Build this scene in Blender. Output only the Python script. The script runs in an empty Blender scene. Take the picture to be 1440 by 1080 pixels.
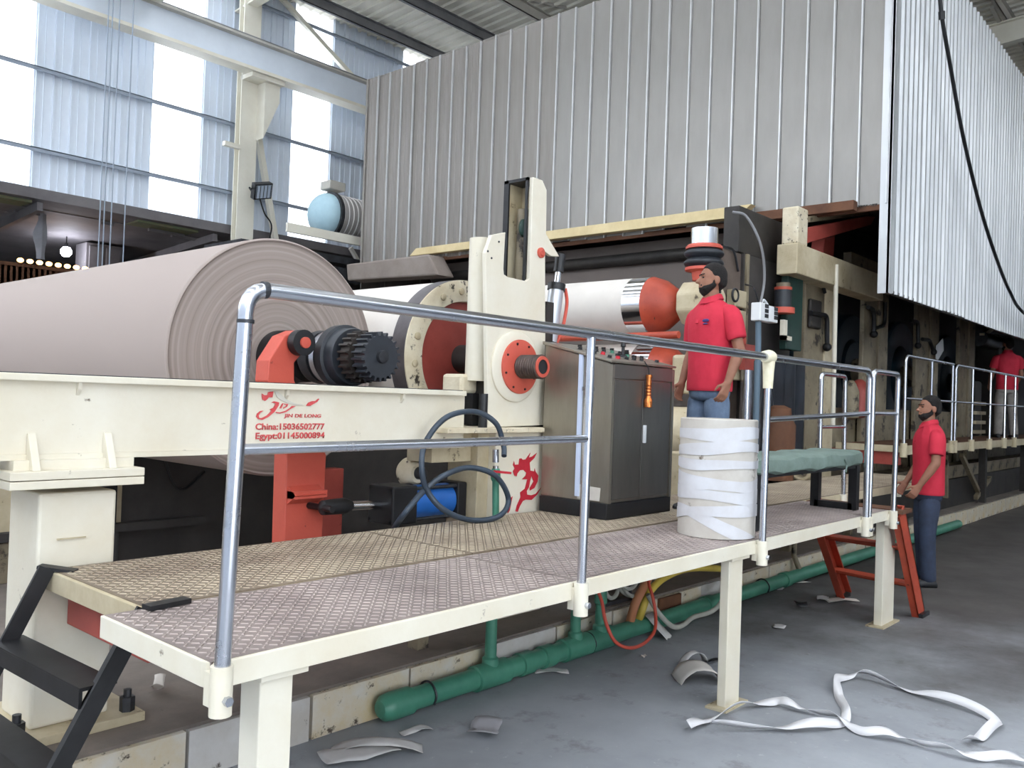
import bpy, bmesh, math, random
from mathutils import Vector, Matrix
random.seed(7)
PI = math.pi
scene = bpy.context.scene
col = scene.collection

# ------------------------------------------------------------------ camera
YAW, PITCH, ROLL, FPX = 0.72305, 0.01627, -0.03448, 1207.5
CAMZ = 1.6
def cam_axes():
    cy, sy, cp, sp = math.cos(YAW), math.sin(YAW), math.cos(PITCH), math.sin(PITCH)
    f = Vector((cy*cp, sy*cp, sp)); r = Vector((sy, -cy, 0)); d = f.cross(r)
    cr, sr = math.cos(ROLL), math.sin(ROLL)
    return cr*r + sr*d, -sr*r + cr*d, f
RGT, DWN, FWD = cam_axes()
cam = bpy.data.cameras.new('camera'); camo = bpy.data.objects.new('camera', cam); col.objects.link(camo)
cam.sensor_width = 36; cam.lens = FPX/1440*36; cam.clip_start = .05; cam.clip_end = 300
m = Matrix((RGT, -DWN, -FWD)).transposed().to_4x4(); m.translation = (0, 0, CAMZ)
camo.matrix_world = m
scene.camera = camo

# ------------------------------------------------------------------ daylight and exposure
wd = bpy.data.worlds.new('world'); scene.world = wd; wd.use_nodes = True
bg = wd.node_tree.nodes['Background']; bg.inputs[0].default_value = (.93, .97, 1.0, 1); bg.inputs[1].default_value = 4.2
vs = scene.view_settings
vs.view_transform = 'Standard'; vs.look = 'None'; vs.gamma = 1; vs.use_curve_mapping = False; vs.exposure = 0.42

def P(x, y, ax, v):
    """point where the sight line through a photo pixel meets the plane ax = v"""
    d = RGT*((x-720)/FPX) + DWN*((y-540)/FPX) + FWD
    i = 'XYZ'.index(ax); o = Vector((0, 0, CAMZ))
    return o + d*((v-o[i])/d[i])

# ------------------------------------------------------------------ materials
def lin(c):
    return tuple(((v/255)/12.92 if v/255 <= .04045 else ((v/255+.055)/1.055)**2.4) for v in c)
MATS = {}
def mat(name, c1, c2=None, rough=.6, metal=0, scale=4, spot=None, spot_amt=.35, spot_scale=18, bump=0, bscale=40, stretch=(1, 1, 1), trans=0, rvar=0, edge=(.42, .62)):
    if name in MATS: return MATS[name]
    m = bpy.data.materials.new(name); m.use_nodes = True
    nt = m.node_tree; b = nt.nodes['Principled BSDF']; L = nt.links.new
    b.inputs['Roughness'].default_value = rough; b.inputs['Metallic'].default_value = metal
    b.inputs['Base Color'].default_value = (*lin(c1), 1)
    tc = nt.nodes.new('ShaderNodeTexCoord'); mp = nt.nodes.new('ShaderNodeMapping'); L(tc.outputs['Object'], mp.inputs[0])
    mp.inputs['Scale'].default_value = stretch
    out = None
    if c2:
        n = nt.nodes.new('ShaderNodeTexNoise'); n.inputs['Scale'].default_value = scale; n.inputs['Detail'].default_value = 6; n.inputs['Roughness'].default_value = .65
        L(mp.outputs[0], n.inputs['Vector'])
        r = nt.nodes.new('ShaderNodeValToRGB'); r.color_ramp.elements[0].position = .35; r.color_ramp.elements[1].position = .68
        r.color_ramp.elements[0].color = (*lin(c1), 1); r.color_ramp.elements[1].color = (*lin(c2), 1)
        L(n.outputs['Fac'], r.inputs[0]); out = r.outputs[0]
        if rvar:
            mr = nt.nodes.new('ShaderNodeMapRange'); mr.inputs[1].default_value = .3; mr.inputs[2].default_value = .7
            mr.inputs[3].default_value = rough-rvar; mr.inputs[4].default_value = rough+rvar
            L(n.outputs['Fac'], mr.inputs[0]); L(mr.outputs[0], b.inputs['Roughness'])
    if spot:
        n2 = nt.nodes.new('ShaderNodeTexNoise'); n2.inputs['Scale'].default_value = spot_scale; n2.inputs['Detail'].default_value = 8; n2.inputs['Roughness'].default_value = .7
        L(mp.outputs[0], n2.inputs['Vector'])
        r2 = nt.nodes.new('ShaderNodeValToRGB'); r2.color_ramp.elements[0].position = 1-spot_amt-.02; r2.color_ramp.elements[1].position = 1-spot_amt+.04
        L(n2.outputs['Fac'], r2.inputs[0])
        mx = nt.nodes.new('ShaderNodeMix'); mx.data_type = 'RGBA'
        L(r2.outputs[0], mx.inputs[0])
        if out: L(out, mx.inputs[6])
        else: mx.inputs[6].default_value = (*lin(c1), 1)
        mx.inputs[7].default_value = (*lin(spot), 1); out = mx.outputs[2]
    if out: L(out, b.inputs['Base Color'])
    if bump:
        n3 = nt.nodes.new('ShaderNodeTexNoise'); n3.inputs['Scale'].default_value = bscale; n3.inputs['Detail'].default_value = 5
        L(mp.outputs[0], n3.inputs['Vector'])
        bp = nt.nodes.new('ShaderNodeBump'); bp.inputs['Strength'].default_value = bump; bp.inputs['Distance'].default_value = .02
        L(n3.outputs['Fac'], bp.inputs['Height']); L(bp.outputs[0], b.inputs['Normal'])
    MATS[name] = m
    return m
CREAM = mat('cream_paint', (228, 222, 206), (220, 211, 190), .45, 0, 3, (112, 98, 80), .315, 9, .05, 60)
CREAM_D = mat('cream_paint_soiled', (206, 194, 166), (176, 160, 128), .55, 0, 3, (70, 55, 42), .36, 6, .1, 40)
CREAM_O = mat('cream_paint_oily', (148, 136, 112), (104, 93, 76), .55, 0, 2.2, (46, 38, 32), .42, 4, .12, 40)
CHIPPED = mat('chipped_cream', (226, 216, 192), (205, 190, 160), .55, 0, 5, (60, 52, 46), .40, 12, .12, 60)
ORANGE = mat('orange_paint', (206, 92, 74), (196, 82, 66), .45, 0, 3, (95, 40, 32), .30, 12, .05, 60)
ORANGE_D = mat('dark_orange_paint', (186, 78, 54), (160, 62, 44), .5, 0, 4, (70, 40, 32), .34, 14)
REDP = mat('red_machine_paint', (172, 78, 68), (150, 64, 56), .5, 0, 3, (60, 30, 28), .32, 10)
STEEL = mat('polished_steel', (205, 207, 214), (185, 188, 196), .22, 1, 6, rvar=.08)
CHROME = mat('chrome', (225, 225, 228), None, .12, 1)
STAIN = mat('stainless_sheet', (158, 152, 140), (138, 132, 122), .36, .75, 5, bump=.03, bscale=8, stretch=(1, 1, .2), rvar=.06)
DSTEEL = mat('dark_steel', (70, 72, 76), (48, 48, 52), .45, .5, 8, (120, 112, 104), .30, 14)
BLACKS = mat('black_iron', (40, 40, 43), (26, 26, 28), .5, .3, 8, (90, 84, 78), .28, 10)
BLACK = mat('black_plastic', (24, 25, 28), (32, 33, 36), .4, 0, 10)
RUBBER = mat('black_rubber', (46, 50, 56), (36, 38, 44), .45, 0, 10)
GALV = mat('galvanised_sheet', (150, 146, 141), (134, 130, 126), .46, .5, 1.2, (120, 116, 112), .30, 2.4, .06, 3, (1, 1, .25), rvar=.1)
SEAM = mat('seam_highlight', (206, 206, 206), (190, 190, 190), .35, .6, 3)  # light caught on the hood ribs, painted as a brighter metal
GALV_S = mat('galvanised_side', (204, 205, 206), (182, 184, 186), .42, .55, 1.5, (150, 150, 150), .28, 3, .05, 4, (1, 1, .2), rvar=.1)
GALV_OLD = mat('weathered_sheet', (144, 138, 132), (122, 116, 110), .5, .45, 1.6, (192, 190, 186), .38, 3, .08, 4, (1.6, 1.6, .16), rvar=.1)
PAPER = mat('brown_paper', (196, 184, 176), (188, 176, 168), .85, 0, 2)
PAPERW = mat('pale_paper', (222, 215, 207), (212, 204, 196), .85, 0, 2)
SCRAP = mat('scrap_paper', (205, 202, 200), (190, 187, 186), .85, 0, 6)
GREEN = mat('green_pipe', (76, 140, 116), (62, 122, 102), .42, 0, 5, (120, 150, 120), .30, 12)
HOSEG = mat('dark_hose', (58, 70, 84), (48, 58, 70), .4, 0, 10)
YHOSE = mat('yellow_hose', (214, 190, 84), (196, 170, 70), .5, 0, 6)
GHOSE = mat('grey_hose', (176, 176, 166), (150, 148, 138), .55, 0, 8)
RHOSE = mat('red_hose', (206, 84, 66), None, .5)
BLUE = mat('blue_cylinder', (44, 112, 196), (34, 92, 172), .35, 0, 4, (40, 44, 50), .28, 8)
def floor_mat():
    m = bpy.data.materials.new('concrete_floor'); m.use_nodes = True; nt = m.node_tree; L = nt.links.new; bs = nt.nodes['Principled BSDF']
    tc = nt.nodes.new('ShaderNodeTexCoord')
    def noise(sc, det=6, rough=.62, off=0):
        mp = nt.nodes.new('ShaderNodeMapping'); mp.inputs['Location'].default_value = (off, off*1.7, 0); L(tc.outputs['Object'], mp.inputs[0])
        n = nt.nodes.new('ShaderNodeTexNoise'); n.inputs['Scale'].default_value = sc; n.inputs['Detail'].default_value = det; n.inputs['Roughness'].default_value = rough
        L(mp.outputs[0], n.inputs['Vector']); return n.outputs['Fac']
    def ramp(f, p0, p1, c0, c1):
        r = nt.nodes.new('ShaderNodeValToRGB'); e = r.color_ramp.elements; e[0].position = p0; e[1].position = p1; e[0].color = c0; e[1].color = c1; L(f, r.inputs[0]); return r.outputs[0]
    def mix(f, a, c):
        x = nt.nodes.new('ShaderNodeMix'); x.data_type = 'RGBA'; L(f, x.inputs[0]); L(a, x.inputs[6])
        if isinstance(c, tuple): x.inputs[7].default_value = c
        else: L(c, x.inputs[7])
        return x.outputs[2]
    k = lambda c: (*lin(c), 1)
    base = ramp(noise(.9), .32, .70, k((146, 149, 154)), k((172, 175, 180)))
    base = mix(ramp(noise(3.2, 8, .7, 4), .56, .66, (0, 0, 0, 1), (.55, .55, .55, 1)), base, k((120, 118, 118)))
    base = mix(ramp(noise(14, 8, .75, 9), .62, .66, (0, 0, 0, 1), (.5, .5, .5, 1)), base, k((196, 196, 198)))
    # oily dirt along the far floor, with shade painted into its dark colour
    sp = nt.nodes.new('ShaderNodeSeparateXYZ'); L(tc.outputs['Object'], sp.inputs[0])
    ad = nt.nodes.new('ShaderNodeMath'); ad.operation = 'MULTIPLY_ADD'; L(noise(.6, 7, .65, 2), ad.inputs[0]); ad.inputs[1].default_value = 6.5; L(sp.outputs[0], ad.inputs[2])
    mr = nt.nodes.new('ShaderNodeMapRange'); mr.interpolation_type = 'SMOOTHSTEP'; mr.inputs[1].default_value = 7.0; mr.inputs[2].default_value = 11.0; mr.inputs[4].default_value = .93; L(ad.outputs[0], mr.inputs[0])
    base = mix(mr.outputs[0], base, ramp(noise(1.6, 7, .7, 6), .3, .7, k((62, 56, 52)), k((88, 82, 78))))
    L(base, bs.inputs['Base Color'])
    rr = nt.nodes.new('ShaderNodeMapRange'); rr.inputs[3].default_value = .6; rr.inputs[4].default_value = .85; L(noise(2.1, 4, .6, 3), rr.inputs[0]); L(rr.outputs[0], bs.inputs['Roughness'])
    bs.inputs['Specular IOR Level'].default_value = .3
    bp = nt.nodes.new('ShaderNodeBump'); bp.inputs['Strength'].default_value = .08; bp.inputs['Distance'].default_value = .02; L(noise(26, 5), bp.inputs['Height']); L(bp.outputs[0], bs.inputs['Normal'])
    MATS['concrete_floor'] = m; return m
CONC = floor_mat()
PLINTH_T = mat('plinth_top', (128, 118, 110), (104, 96, 90), .8, 0, 2.5, (70, 62, 56), .34, 6, .15, 20)
PLINTH = mat('plinth_face', (206, 202, 194), (202, 182, 142), .75, 0, 4.5, (80, 68, 58), .40, 13, .15, 30)
PLINTH2 = mat('plinth_face_white', (206, 204, 202), (186, 180, 172), .75, 0, 3, (84, 74, 66), .36, 11, .15, 30)
PLATE = mat('tread_plate', (148, 134, 116), (112, 98, 86), .5, .3, 3, (150, 138, 120), .34, 5, .05, 60)
PLATE_F = mat('tread_plate_front', (156, 143, 138), (122, 110, 107), .5, .3, 3, (140, 128, 120), .30, 5, .05, 60)
TREAD = mat('tread_bars', (190, 176, 154), (148, 132, 114), .45, .25, 3)
TREAD_F = mat('tread_bars_front', (184, 170, 164), (140, 127, 123), .42, .3, 3)
WALLP = mat('wall_sheet', (226, 234, 244), (218, 226, 238), .55, 0, 1)
WALLT = mat('girt_grey', (150, 160, 174), None, .6)
COLUMN = mat('column_cream', (232, 228, 214), (222, 216, 200), .55, 0, 2)
CRANE = mat('crane_beam_grey', (222, 230, 240), (214, 222, 232), .5, 0, 2)
ROOFS = mat('roof_sheet', (234, 230, 218), (222, 218, 206), .6, 0, 1)
PURLIN = mat('purlin', (196, 192, 182), (180, 176, 168), .6, 0, 2)
PURLIN_D = mat('purlin_dark', (130, 130, 132), (112, 112, 116), .6, 0, 2)
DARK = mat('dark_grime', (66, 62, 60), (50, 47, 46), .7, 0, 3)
DARKM = mat('dark_machine', (62, 58, 54), (40, 37, 36), .6, .2, 3, (110, 98, 80), .32, 5)
TEAL = mat('dark_teal_paint', (26, 54, 66), (18, 36, 48), .5, 0, 2)
GREEND = mat('dark_green_paint', (28, 62, 54), (20, 44, 40), .5, 0, 3)
SHED = mat('shed_dark', (122, 118, 118), (92, 88, 90), .8, 0, .8, (160, 152, 146), .33, 2)
RUST = mat('rusty_brown', (112, 74, 50), (84, 54, 38), .8, 0, 3)
WEB = mat('felt_web', (122, 112, 106), (112, 102, 97), .9, 0, 1)
WHITEP = mat('white_plastic', (232, 234, 236), None, .4)
LBLUE = mat('pale_blue_trunking', (196, 208, 232), None, .4)
RED_MARK = mat('stencil_red', (206, 62, 66), (214, 96, 96), .6, 0, 60)
GREY_MARK = mat('stencil_grey', (208, 204, 192), None, .6)
RED_DRAG = mat('dragon_red', (196, 38, 56), (184, 32, 48), .6, 0, 20)
COPPER = mat('copper_torch', (214, 128, 70), None, .25, .9)
BENCHG = mat('green_bench_cover', (124, 142, 134), (104, 120, 112), .8, 0, 6, (70, 78, 72), .30, 7, .3, 14)
TAPE = mat('white_tape', (212, 213, 218), (198, 196, 198), .5, 0, 4)
BOARD = mat('kraft_board', (204, 199, 191), (188, 181, 172), .75, 0, 5, (120, 108, 96), .34, 7)
SKIN = mat('skin', (150, 104, 82), (138, 92, 72), .6, 0, 12)
HAIR = mat('hair', (18, 15, 15), (28, 23, 21), .9, 0, 40, bump=.4, bscale=120)
SHIRT = mat('red_polo', (204, 42, 66), (190, 34, 56), .8, 0, 5, bump=.25, bscale=14)
JEANS = mat('light_jeans', (110, 128, 152), (86, 102, 128), .85, 0, 10, bump=.25, bscale=14)
JEANS_D = mat('dark_jeans', (52, 62, 84), (40, 48, 66), .85, 0, 10, bump=.25, bscale=14)
TROUS = mat('grey_trousers', (168, 162, 156), (140, 134, 130), .85, 0, 8, bump=.25, bscale=14)
SHOE = mat('dark_shoe', (34, 34, 38), None, .6)
LOGO = mat('shirt_logo', (74, 60, 120), None, .7)
EYE = mat('eye_dark', (18, 14, 14), None, .3)
CYAN = mat('cyan_cloth', (186, 216, 226), (168, 200, 212), .6, 0, 3)
def emit(name, c, s):
    m = bpy.data.materials.new(name); m.use_nodes = True; b = m.node_tree.nodes['Principled BSDF']
    b.inputs['Emission Color'].default_value = (*lin(c), 1); b.inputs['Emission Strength'].default_value = s
    b.inputs['Base Color'].default_value = (*lin(c), 1)
    return m
LAMP_W = emit('lamp_glow', (235, 240, 255), 90)
LAMP_O = emit('warm_bulb', (255, 190, 110), 9)
def pane_mat():
    m = bpy.data.materials.new('translucent_sheet'); m.use_nodes = True; nt = m.node_tree
    for n in list(nt.nodes):
        if n.type == 'BSDF_PRINCIPLED': nt.nodes.remove(n)
    o = [n for n in nt.nodes if n.type == 'OUTPUT_MATERIAL'][0]
    a = nt.nodes.new('ShaderNodeBsdfTransparent'); a.inputs[0].default_value = (.97, .98, 1, 1)
    b = nt.nodes.new('ShaderNodeBsdfTranslucent'); b.inputs[0].default_value = (.95, .97, 1, 1)
    x = nt.nodes.new('ShaderNodeMixShader'); x.inputs[0].default_value = .5
    nt.links.new(a.outputs[0], x.inputs[1]); nt.links.new(b.outputs[0], x.inputs[2]); nt.links.new(x.outputs[0], o.inputs[0])
    return m
PANE = pane_mat()

# ------------------------------------------------------------------ mesh helpers
def V(*a): return Vector(a)
def frame(d):
    d = Vector(d).normalized()
    a = Vector((0, 0, 1)) if abs(d.z) < .95 else Vector((1, 0, 0))
    u = a.cross(d).normalized(); return u, d.cross(u)
def smooth_path(pts, n=8, closed=False):
    pts = [Vector(p) for p in pts]; out = []
    N = len(pts)
    rng = range(N if closed else N-1)
    for i in rng:
        p1, p2 = pts[i], pts[(i+1) % N]
        p0 = pts[i-1] if (i > 0 or closed) else p1*2-p2
        p3 = pts[(i+2) % N] if (i+2 < N or closed) else p2*2-p1
        for k in range(n):
            t = k/n
            out.append(.5*((2*p1)+(p2-p0)*t+(2*p0-5*p1+4*p2-p3)*t*t+(3*p1-p0-3*p2+p3)*t**3))
    if not closed: out.append(pts[-1])
    return out
class MB:
    def __init__(s): s.v = []; s.f = []; s.mi = []; s.cur = 0
    def add(s, vs, fs):
        o = len(s.v); s.v += [tuple(p) for p in vs]
        for f in fs: s.f.append([o+i for i in f]); s.mi.append(s.cur)
        return s
    def box(s, a, b):
        x0, y0, z0 = [min(p, q) for p, q in zip(a, b)]; x1, y1, z1 = [max(p, q) for p, q in zip(a, b)]
        return s.add([(x0, y0, z0), (x1, y0, z0), (x1, y1, z0), (x0, y1, z0), (x0, y0, z1), (x1, y0, z1), (x1, y1, z1), (x0, y1, z1)],
                     [(0, 3, 2, 1), (4, 5, 6, 7), (0, 1, 5, 4), (1, 2, 6, 5), (2, 3, 7, 6), (3, 0, 4, 7)])
    def bar(s, p0, p1, w, h, up=(0, 0, 1)):
        p0, p1 = Vector(p0), Vector(p1); d = (p1-p0).normalized(); up = Vector(up)
        if abs(d.dot(up)) > .98: up = Vector((1, 0, 0))
        u = d.cross(up).normalized(); v = u.cross(d)
        c = [(-1, -1), (1, -1), (1, 1), (-1, 1)]
        vs = [p+u*(w/2*a)+v*(h/2*b) for p in (p0, p1) for a, b in c]
        return s.add(vs, [(0, 3, 2, 1), (4, 5, 6, 7), (0, 1, 5, 4), (1, 2, 6, 5), (2, 3, 7, 6), (3, 0, 4, 7)])
    def tube(s, pts, r, seg=10, cap=True, closed=False):
        pts = [Vector(p) for p in pts]; n = len(pts); rs = r if isinstance(r, (list, tuple)) else [r]*n
        d0 = (pts[1]-pts[0]).normalized(); u, w = frame(d0); vs = []; prev = d0
        for i, p in enumerate(pts):
            if closed: d = (pts[(i+1) % n]-pts[i-1]).normalized()
            elif i == 0: d = d0
            elif i == n-1: d = (pts[i]-pts[i-1]).normalized()
            else: d = ((pts[i+1]-pts[i]).normalized()+(pts[i]-pts[i-1]).normalized()).normalized()
            q = prev.rotation_difference(d); u = q @ u; w = d.cross(u).normalized(); u = w.cross(d).normalized(); prev = d
            for k in range(seg):
                a = 2*PI*k/seg; vs.append(p+u*(math.cos(a)*rs[i])+w*(math.sin(a)*rs[i]))
        fs = []
        for i in range(n if closed else n-1):
            j = (i+1) % n
            for k in range(seg): fs.append((i*seg+k, i*seg+(k+1) % seg, j*seg+(k+1) % seg, j*seg+k))
        if cap and not closed:
            fs.append(tuple(range(seg-1, -1, -1))); fs.append(tuple((n-1)*seg+k for k in range(seg)))
        return s.add(vs, fs)
    def cyl(s, p0, p1, r0, r1=None, seg=20): return s.tube([p0, p1], [r0, r0 if r1 is None else r1], seg)
    def lathe(s, o, ax, prof, seg=32, cap=True):
        """prof: list of (distance along axis, radius)"""
        o = Vector(o); ax = Vector(ax).normalized(); u, w = frame(ax); vs = []; n = len(prof)
        for t, r in prof:
            for k in range(seg):
                a = 2*PI*k/seg; vs.append(o+ax*t+u*(math.cos(a)*max(r, 1e-4))+w*(math.sin(a)*max(r, 1e-4)))
        fs = [(i*seg+k, i*seg+(k+1) % seg, (i+1)*seg+(k+1) % seg, (i+1)*seg+k) for i in range(n-1) for k in range(seg)]
        if cap: fs += [tuple(range(seg-1, -1, -1)), tuple((n-1)*seg+k for k in range(seg))]
        return s.add(vs, fs)
    def prism(s, pts, off):
        """closed outline pts (3-D, planar), extruded by vector off"""
        n = len(pts); off = Vector(off); pts = [Vector(p) for p in pts]
        nrm = Vector((0, 0, 0))
        for i in range(n): nrm += pts[i].cross(pts[(i+1) % n])
        if nrm.dot(off) > 0: pts = pts[::-1]
        vs = pts+[p+off for p in pts]
        fs = [tuple(range(n)), tuple(range(2*n-1, n-1, -1))]+[((i+1) % n, i, n+i, n+(i+1) % n) for i in range(n)]
        return s.add(vs, fs)
    def loft(s, rings, cap0=True, cap1=True):
        n = len(rings[0]); vs = [p for r in rings for p in r]
        fs = [(i*n+k, i*n+(k+1) % n, (i+1)*n+(k+1) % n, (i+1)*n+k) for i in range(len(rings)-1) for k in range(n)]
        if cap0: fs.append(tuple(range(n-1, -1, -1)))
        if cap1: fs.append(tuple((len(rings)-1)*n+k for k in range(n)))
        return s.add(vs, fs)
    def sphere(s, c, r, seg=12, rings=8):
        c = Vector(c); r = r if isinstance(r, (tuple, list)) else (r, r, r); vs = []; fs = []
        for i in range(1, rings):
            t = PI*i/rings
            for k in range(seg):
                a = 2*PI*k/seg; vs.append((c.x+r[0]*math.sin(t)*math.cos(a), c.y+r[1]*math.sin(t)*math.sin(a), c.z+r[2]*math.cos(t)))
        vs += [(c.x, c.y, c.z+r[2]), (c.x, c.y, c.z-r[2])]; T = len(vs)-2
        for i in range(rings-2):
            for k in range(seg): fs.append((i*seg+k, (i+1)*seg+k, (i+1)*seg+(k+1) % seg, i*seg+(k+1) % seg))
        for k in range(seg):
            fs.append((T, k, (k+1) % seg)); b = (rings-2)*seg; fs.append((T+1, b+(k+1) % seg, b+k))
        return s.add(vs, fs)
    def capsule(s, p0, r0, p1, r1, seg=12):
        p0, p1 = Vector(p0), Vector(p1); L = (p1-p0).length; d = (p1-p0)/max(L, 1e-6)
        prof = [(-r0*math.cos(a), r0*math.sin(a)) for a in (0.02, .5, 1.0, 1.4)]+[(L-r1*math.cos(a), r1*math.sin(a)) for a in (1.74, 2.14, 2.64, 3.12)]
        return s.lathe(p0, d, prof, seg)
    def mesh(s, name, mats, smooth=False, recalc=False):
        me = bpy.data.meshes.new(name); me.from_pydata(s.v, [], s.f)
        for mt in (mats if isinstance(mats, (list, tuple)) else [mats]): me.materials.append(mt)
        if any(s.mi): me.polygons.foreach_set('material_index', s.mi)
        if recalc:
            b = bmesh.new(); b.from_mesh(me); bmesh.ops.recalc_face_normals(b, faces=b.faces); b.to_mesh(me); b.free()
        if smooth:
            me.polygons.foreach_set('use_smooth', [True]*len(me.polygons))
            try: me.set_sharp_from_angle(angle=math.radians(38))
            except Exception: pass
        me.update(); return me
    def build(s, name, mats, parent=None, smooth=False, bevel=0, recalc=True):
        me = s.mesh(name, mats, smooth, recalc)
        o = bpy.data.objects.new(name, me); col.objects.link(o)
        if parent:
            o.parent = parent; o.matrix_parent_inverse = Matrix.Translation(-parent.location)
        if bevel:
            b = o.modifiers.new('bevel', 'BEVEL'); b.width = bevel; b.segments = 2; b.limit_method = 'ANGLE'; b.angle_limit = .7
        return o
def tag(o, label=None, cat=None, group=None, kind=None):
    if label: o['label'] = label
    if cat: o['category'] = cat
    if group: o['group'] = group
    if kind: o['kind'] = kind
    return o
def thing(name, label, cat, loc, group=None):
    o = bpy.data.objects.new(name, None); col.objects.link(o); o.location = loc; o.empty_display_size = .1
    return tag(o, label, cat, group)
def struct(name, parent=None, loc=(0, 0, 0)):
    o = bpy.data.objects.new(name, None); col.objects.link(o); o.location = loc; o['kind'] = 'structure'; return o
def inst(me, name, loc, parent=None, rz=0):
    o = bpy.data.objects.new(name, me); col.objects.link(o); o.location = loc; o.rotation_euler = (0, 0, rz)
    if parent: o.parent = parent; o.matrix_parent_inverse = Matrix.Translation(-parent.location)
    return o
def text_mesh(body, name, size_w, origin, xdir, zdir, m, parent, ext=.0015, height=None):
    cu = bpy.data.curves.new(name, 'FONT'); cu.body = body; cu.extrude = 0; cu.resolution_u = 3; cu.offset = .022
    t = bpy.data.objects.new('tmp_text', cu); col.objects.link(t)
    dg = bpy.context.evaluated_depsgraph_get(); me0 = bpy.data.meshes.new_from_object(t.evaluated_get(dg))
    bpy.data.objects.remove(t); bpy.data.curves.remove(cu)
    xs = [v.co.x for v in me0.vertices]; ys = [v.co.y for v in me0.vertices]
    k = size_w/(max(xs)-min(xs)); ky = k if height is None else height/(max(ys)-min(ys))
    xd, zd = Vector(xdir), Vector(zdir); o = Vector(origin)
    for v in me0.vertices: v.co = o+xd*((v.co.x-min(xs))*k)+zd*((v.co.y-min(ys))*ky)
    me0.name = name; me0.materials.clear(); me0.materials.append(m)
    ob = bpy.data.objects.new(name, me0); col.objects.link(ob)
    so = ob.modifiers.new('solid', 'SOLIDIFY'); so.thickness = ext; so.offset = 0
    if parent: ob.parent = parent; ob.matrix_parent_inverse = Matrix.Translation(-parent.location)
    return ob

# ================================================================== THE HALL
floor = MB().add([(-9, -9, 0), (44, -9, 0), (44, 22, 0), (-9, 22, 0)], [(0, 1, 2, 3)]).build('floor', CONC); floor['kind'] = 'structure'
# --- raised machine foundation with slab facing
pl = struct('concrete_plinth')
MB().box((-4, 3.30, -.05), (40, 12.2, .215)).build('plinth_core', PLINTH_T, pl)
slab_me = [MB().box((0, -.03, 0), (.585, .0, .20)).mesh('slab', mt) for mt in (PLINTH, PLINTH2, PLINTH, PLINTH)]
for k in range(40):
    x = -1.2+k*.6
    inst(slab_me[[0, 1, 0, 2, 0, 1, 3][k % 7] if x < 7 else 3], 'facing_slab', (x, 3.30-random.uniform(0, .008), random.uniform(0, .004)), pl)
# block wall that carries the machine further down the line
bw = struct('block_wall')
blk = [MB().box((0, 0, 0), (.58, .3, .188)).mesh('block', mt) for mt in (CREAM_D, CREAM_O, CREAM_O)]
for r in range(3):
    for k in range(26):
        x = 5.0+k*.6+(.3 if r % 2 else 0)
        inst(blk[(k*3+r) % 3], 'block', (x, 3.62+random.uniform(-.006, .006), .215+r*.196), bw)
# --- far long wall: ribbed sheets, translucent strips, girts
WY = 15.0
wb = struct('wall_back')
ZB, ZT = 4.72, 9.55
pw = .2743
pm = MB()
pm.box((0, 0, ZB), (pw, .03, ZT)); pm.prism([(0, 0, ZB), (.035, 0, ZB), (.027, -.035, ZB), (.008, -.035, ZB)], (0, 0, ZT-ZB))
pm.prism([(.13, 0, ZB), (.15, 0, ZB), (.145, -.012, ZB), (.135, -.012, ZB)], (0, 0, ZT-ZB))
panel_me = pm.mesh('panel', WALLP)
wins = []
for k in range(-2, 7):
    x0 = 4.15+2.89*k; wins.append(x0)
    for j in range(7): inst(panel_me, 'panel', (x0+.97+j*pw, WY, 0), wb)
for i, z in enumerate((5.32, 6.62, 7.95, 9.1)):
    g = MB(); g.box((-2, WY-.14, z-.035), (24, WY-.12, z+.035)).box((-2, WY-.14, z+.02), (24, WY-.035, z+.035))
    g.build('trim_%d' % (i+1), WALLT)['kind'] = 'structure'
for i, x0 in enumerate(wins):
    w = struct('window_%d' % (i+1))
    MB().box((x0, WY+.01, 4.72), (x0+.97, WY+.016, ZT)).build('pane', PANE, w)
    f = MB()
    for xx in (x0, x0+.955): f.box((xx, WY-.01, 4.72), (xx+.015, WY+.03, ZT))
    f.box((x0, WY-.01, 4.70), (x0+.97, WY+.03, 4.735)); f.build('window_frame', WALLP, w)
# leaves and rubbish standing against the foot of the translucent strips outside
for i, x0 in enumerate(wins[2:6]):
    b = MB(); random.seed(30+i)
    for k in range(90):
        c = V(x0+random.uniform(.0, .97), WY+.2+random.uniform(0, .3), 4.62+abs(random.gauss(0, .11)))
        d = V(random.uniform(-1, 1), random.uniform(-1, 1), random.uniform(-.3, 1)).normalized()*.09; u, w_ = frame(d)
        b.add([c, c+d*.5+u*.03, c+d, c+d*.5-u*.03], [(0, 1, 2, 3)])
    b.box((x0-.1, WY+.12, 4.5), (x0+1.05, WY+.6, 4.66))
    tag(b.build('creeper', mat('creeper_green', (96, 110, 80), (120, 112, 84), .8, 0, 9), recalc=False), ['dry creeper outside the translucent strip furthest from the dryer hood', 'dry creeper outside the translucent strip left of the crane column', 'dry creeper outside the translucent strip right of the crane column', 'dry creeper outside the translucent strip behind the dryer hood'][i], 'creeper', kind='stuff')
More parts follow.
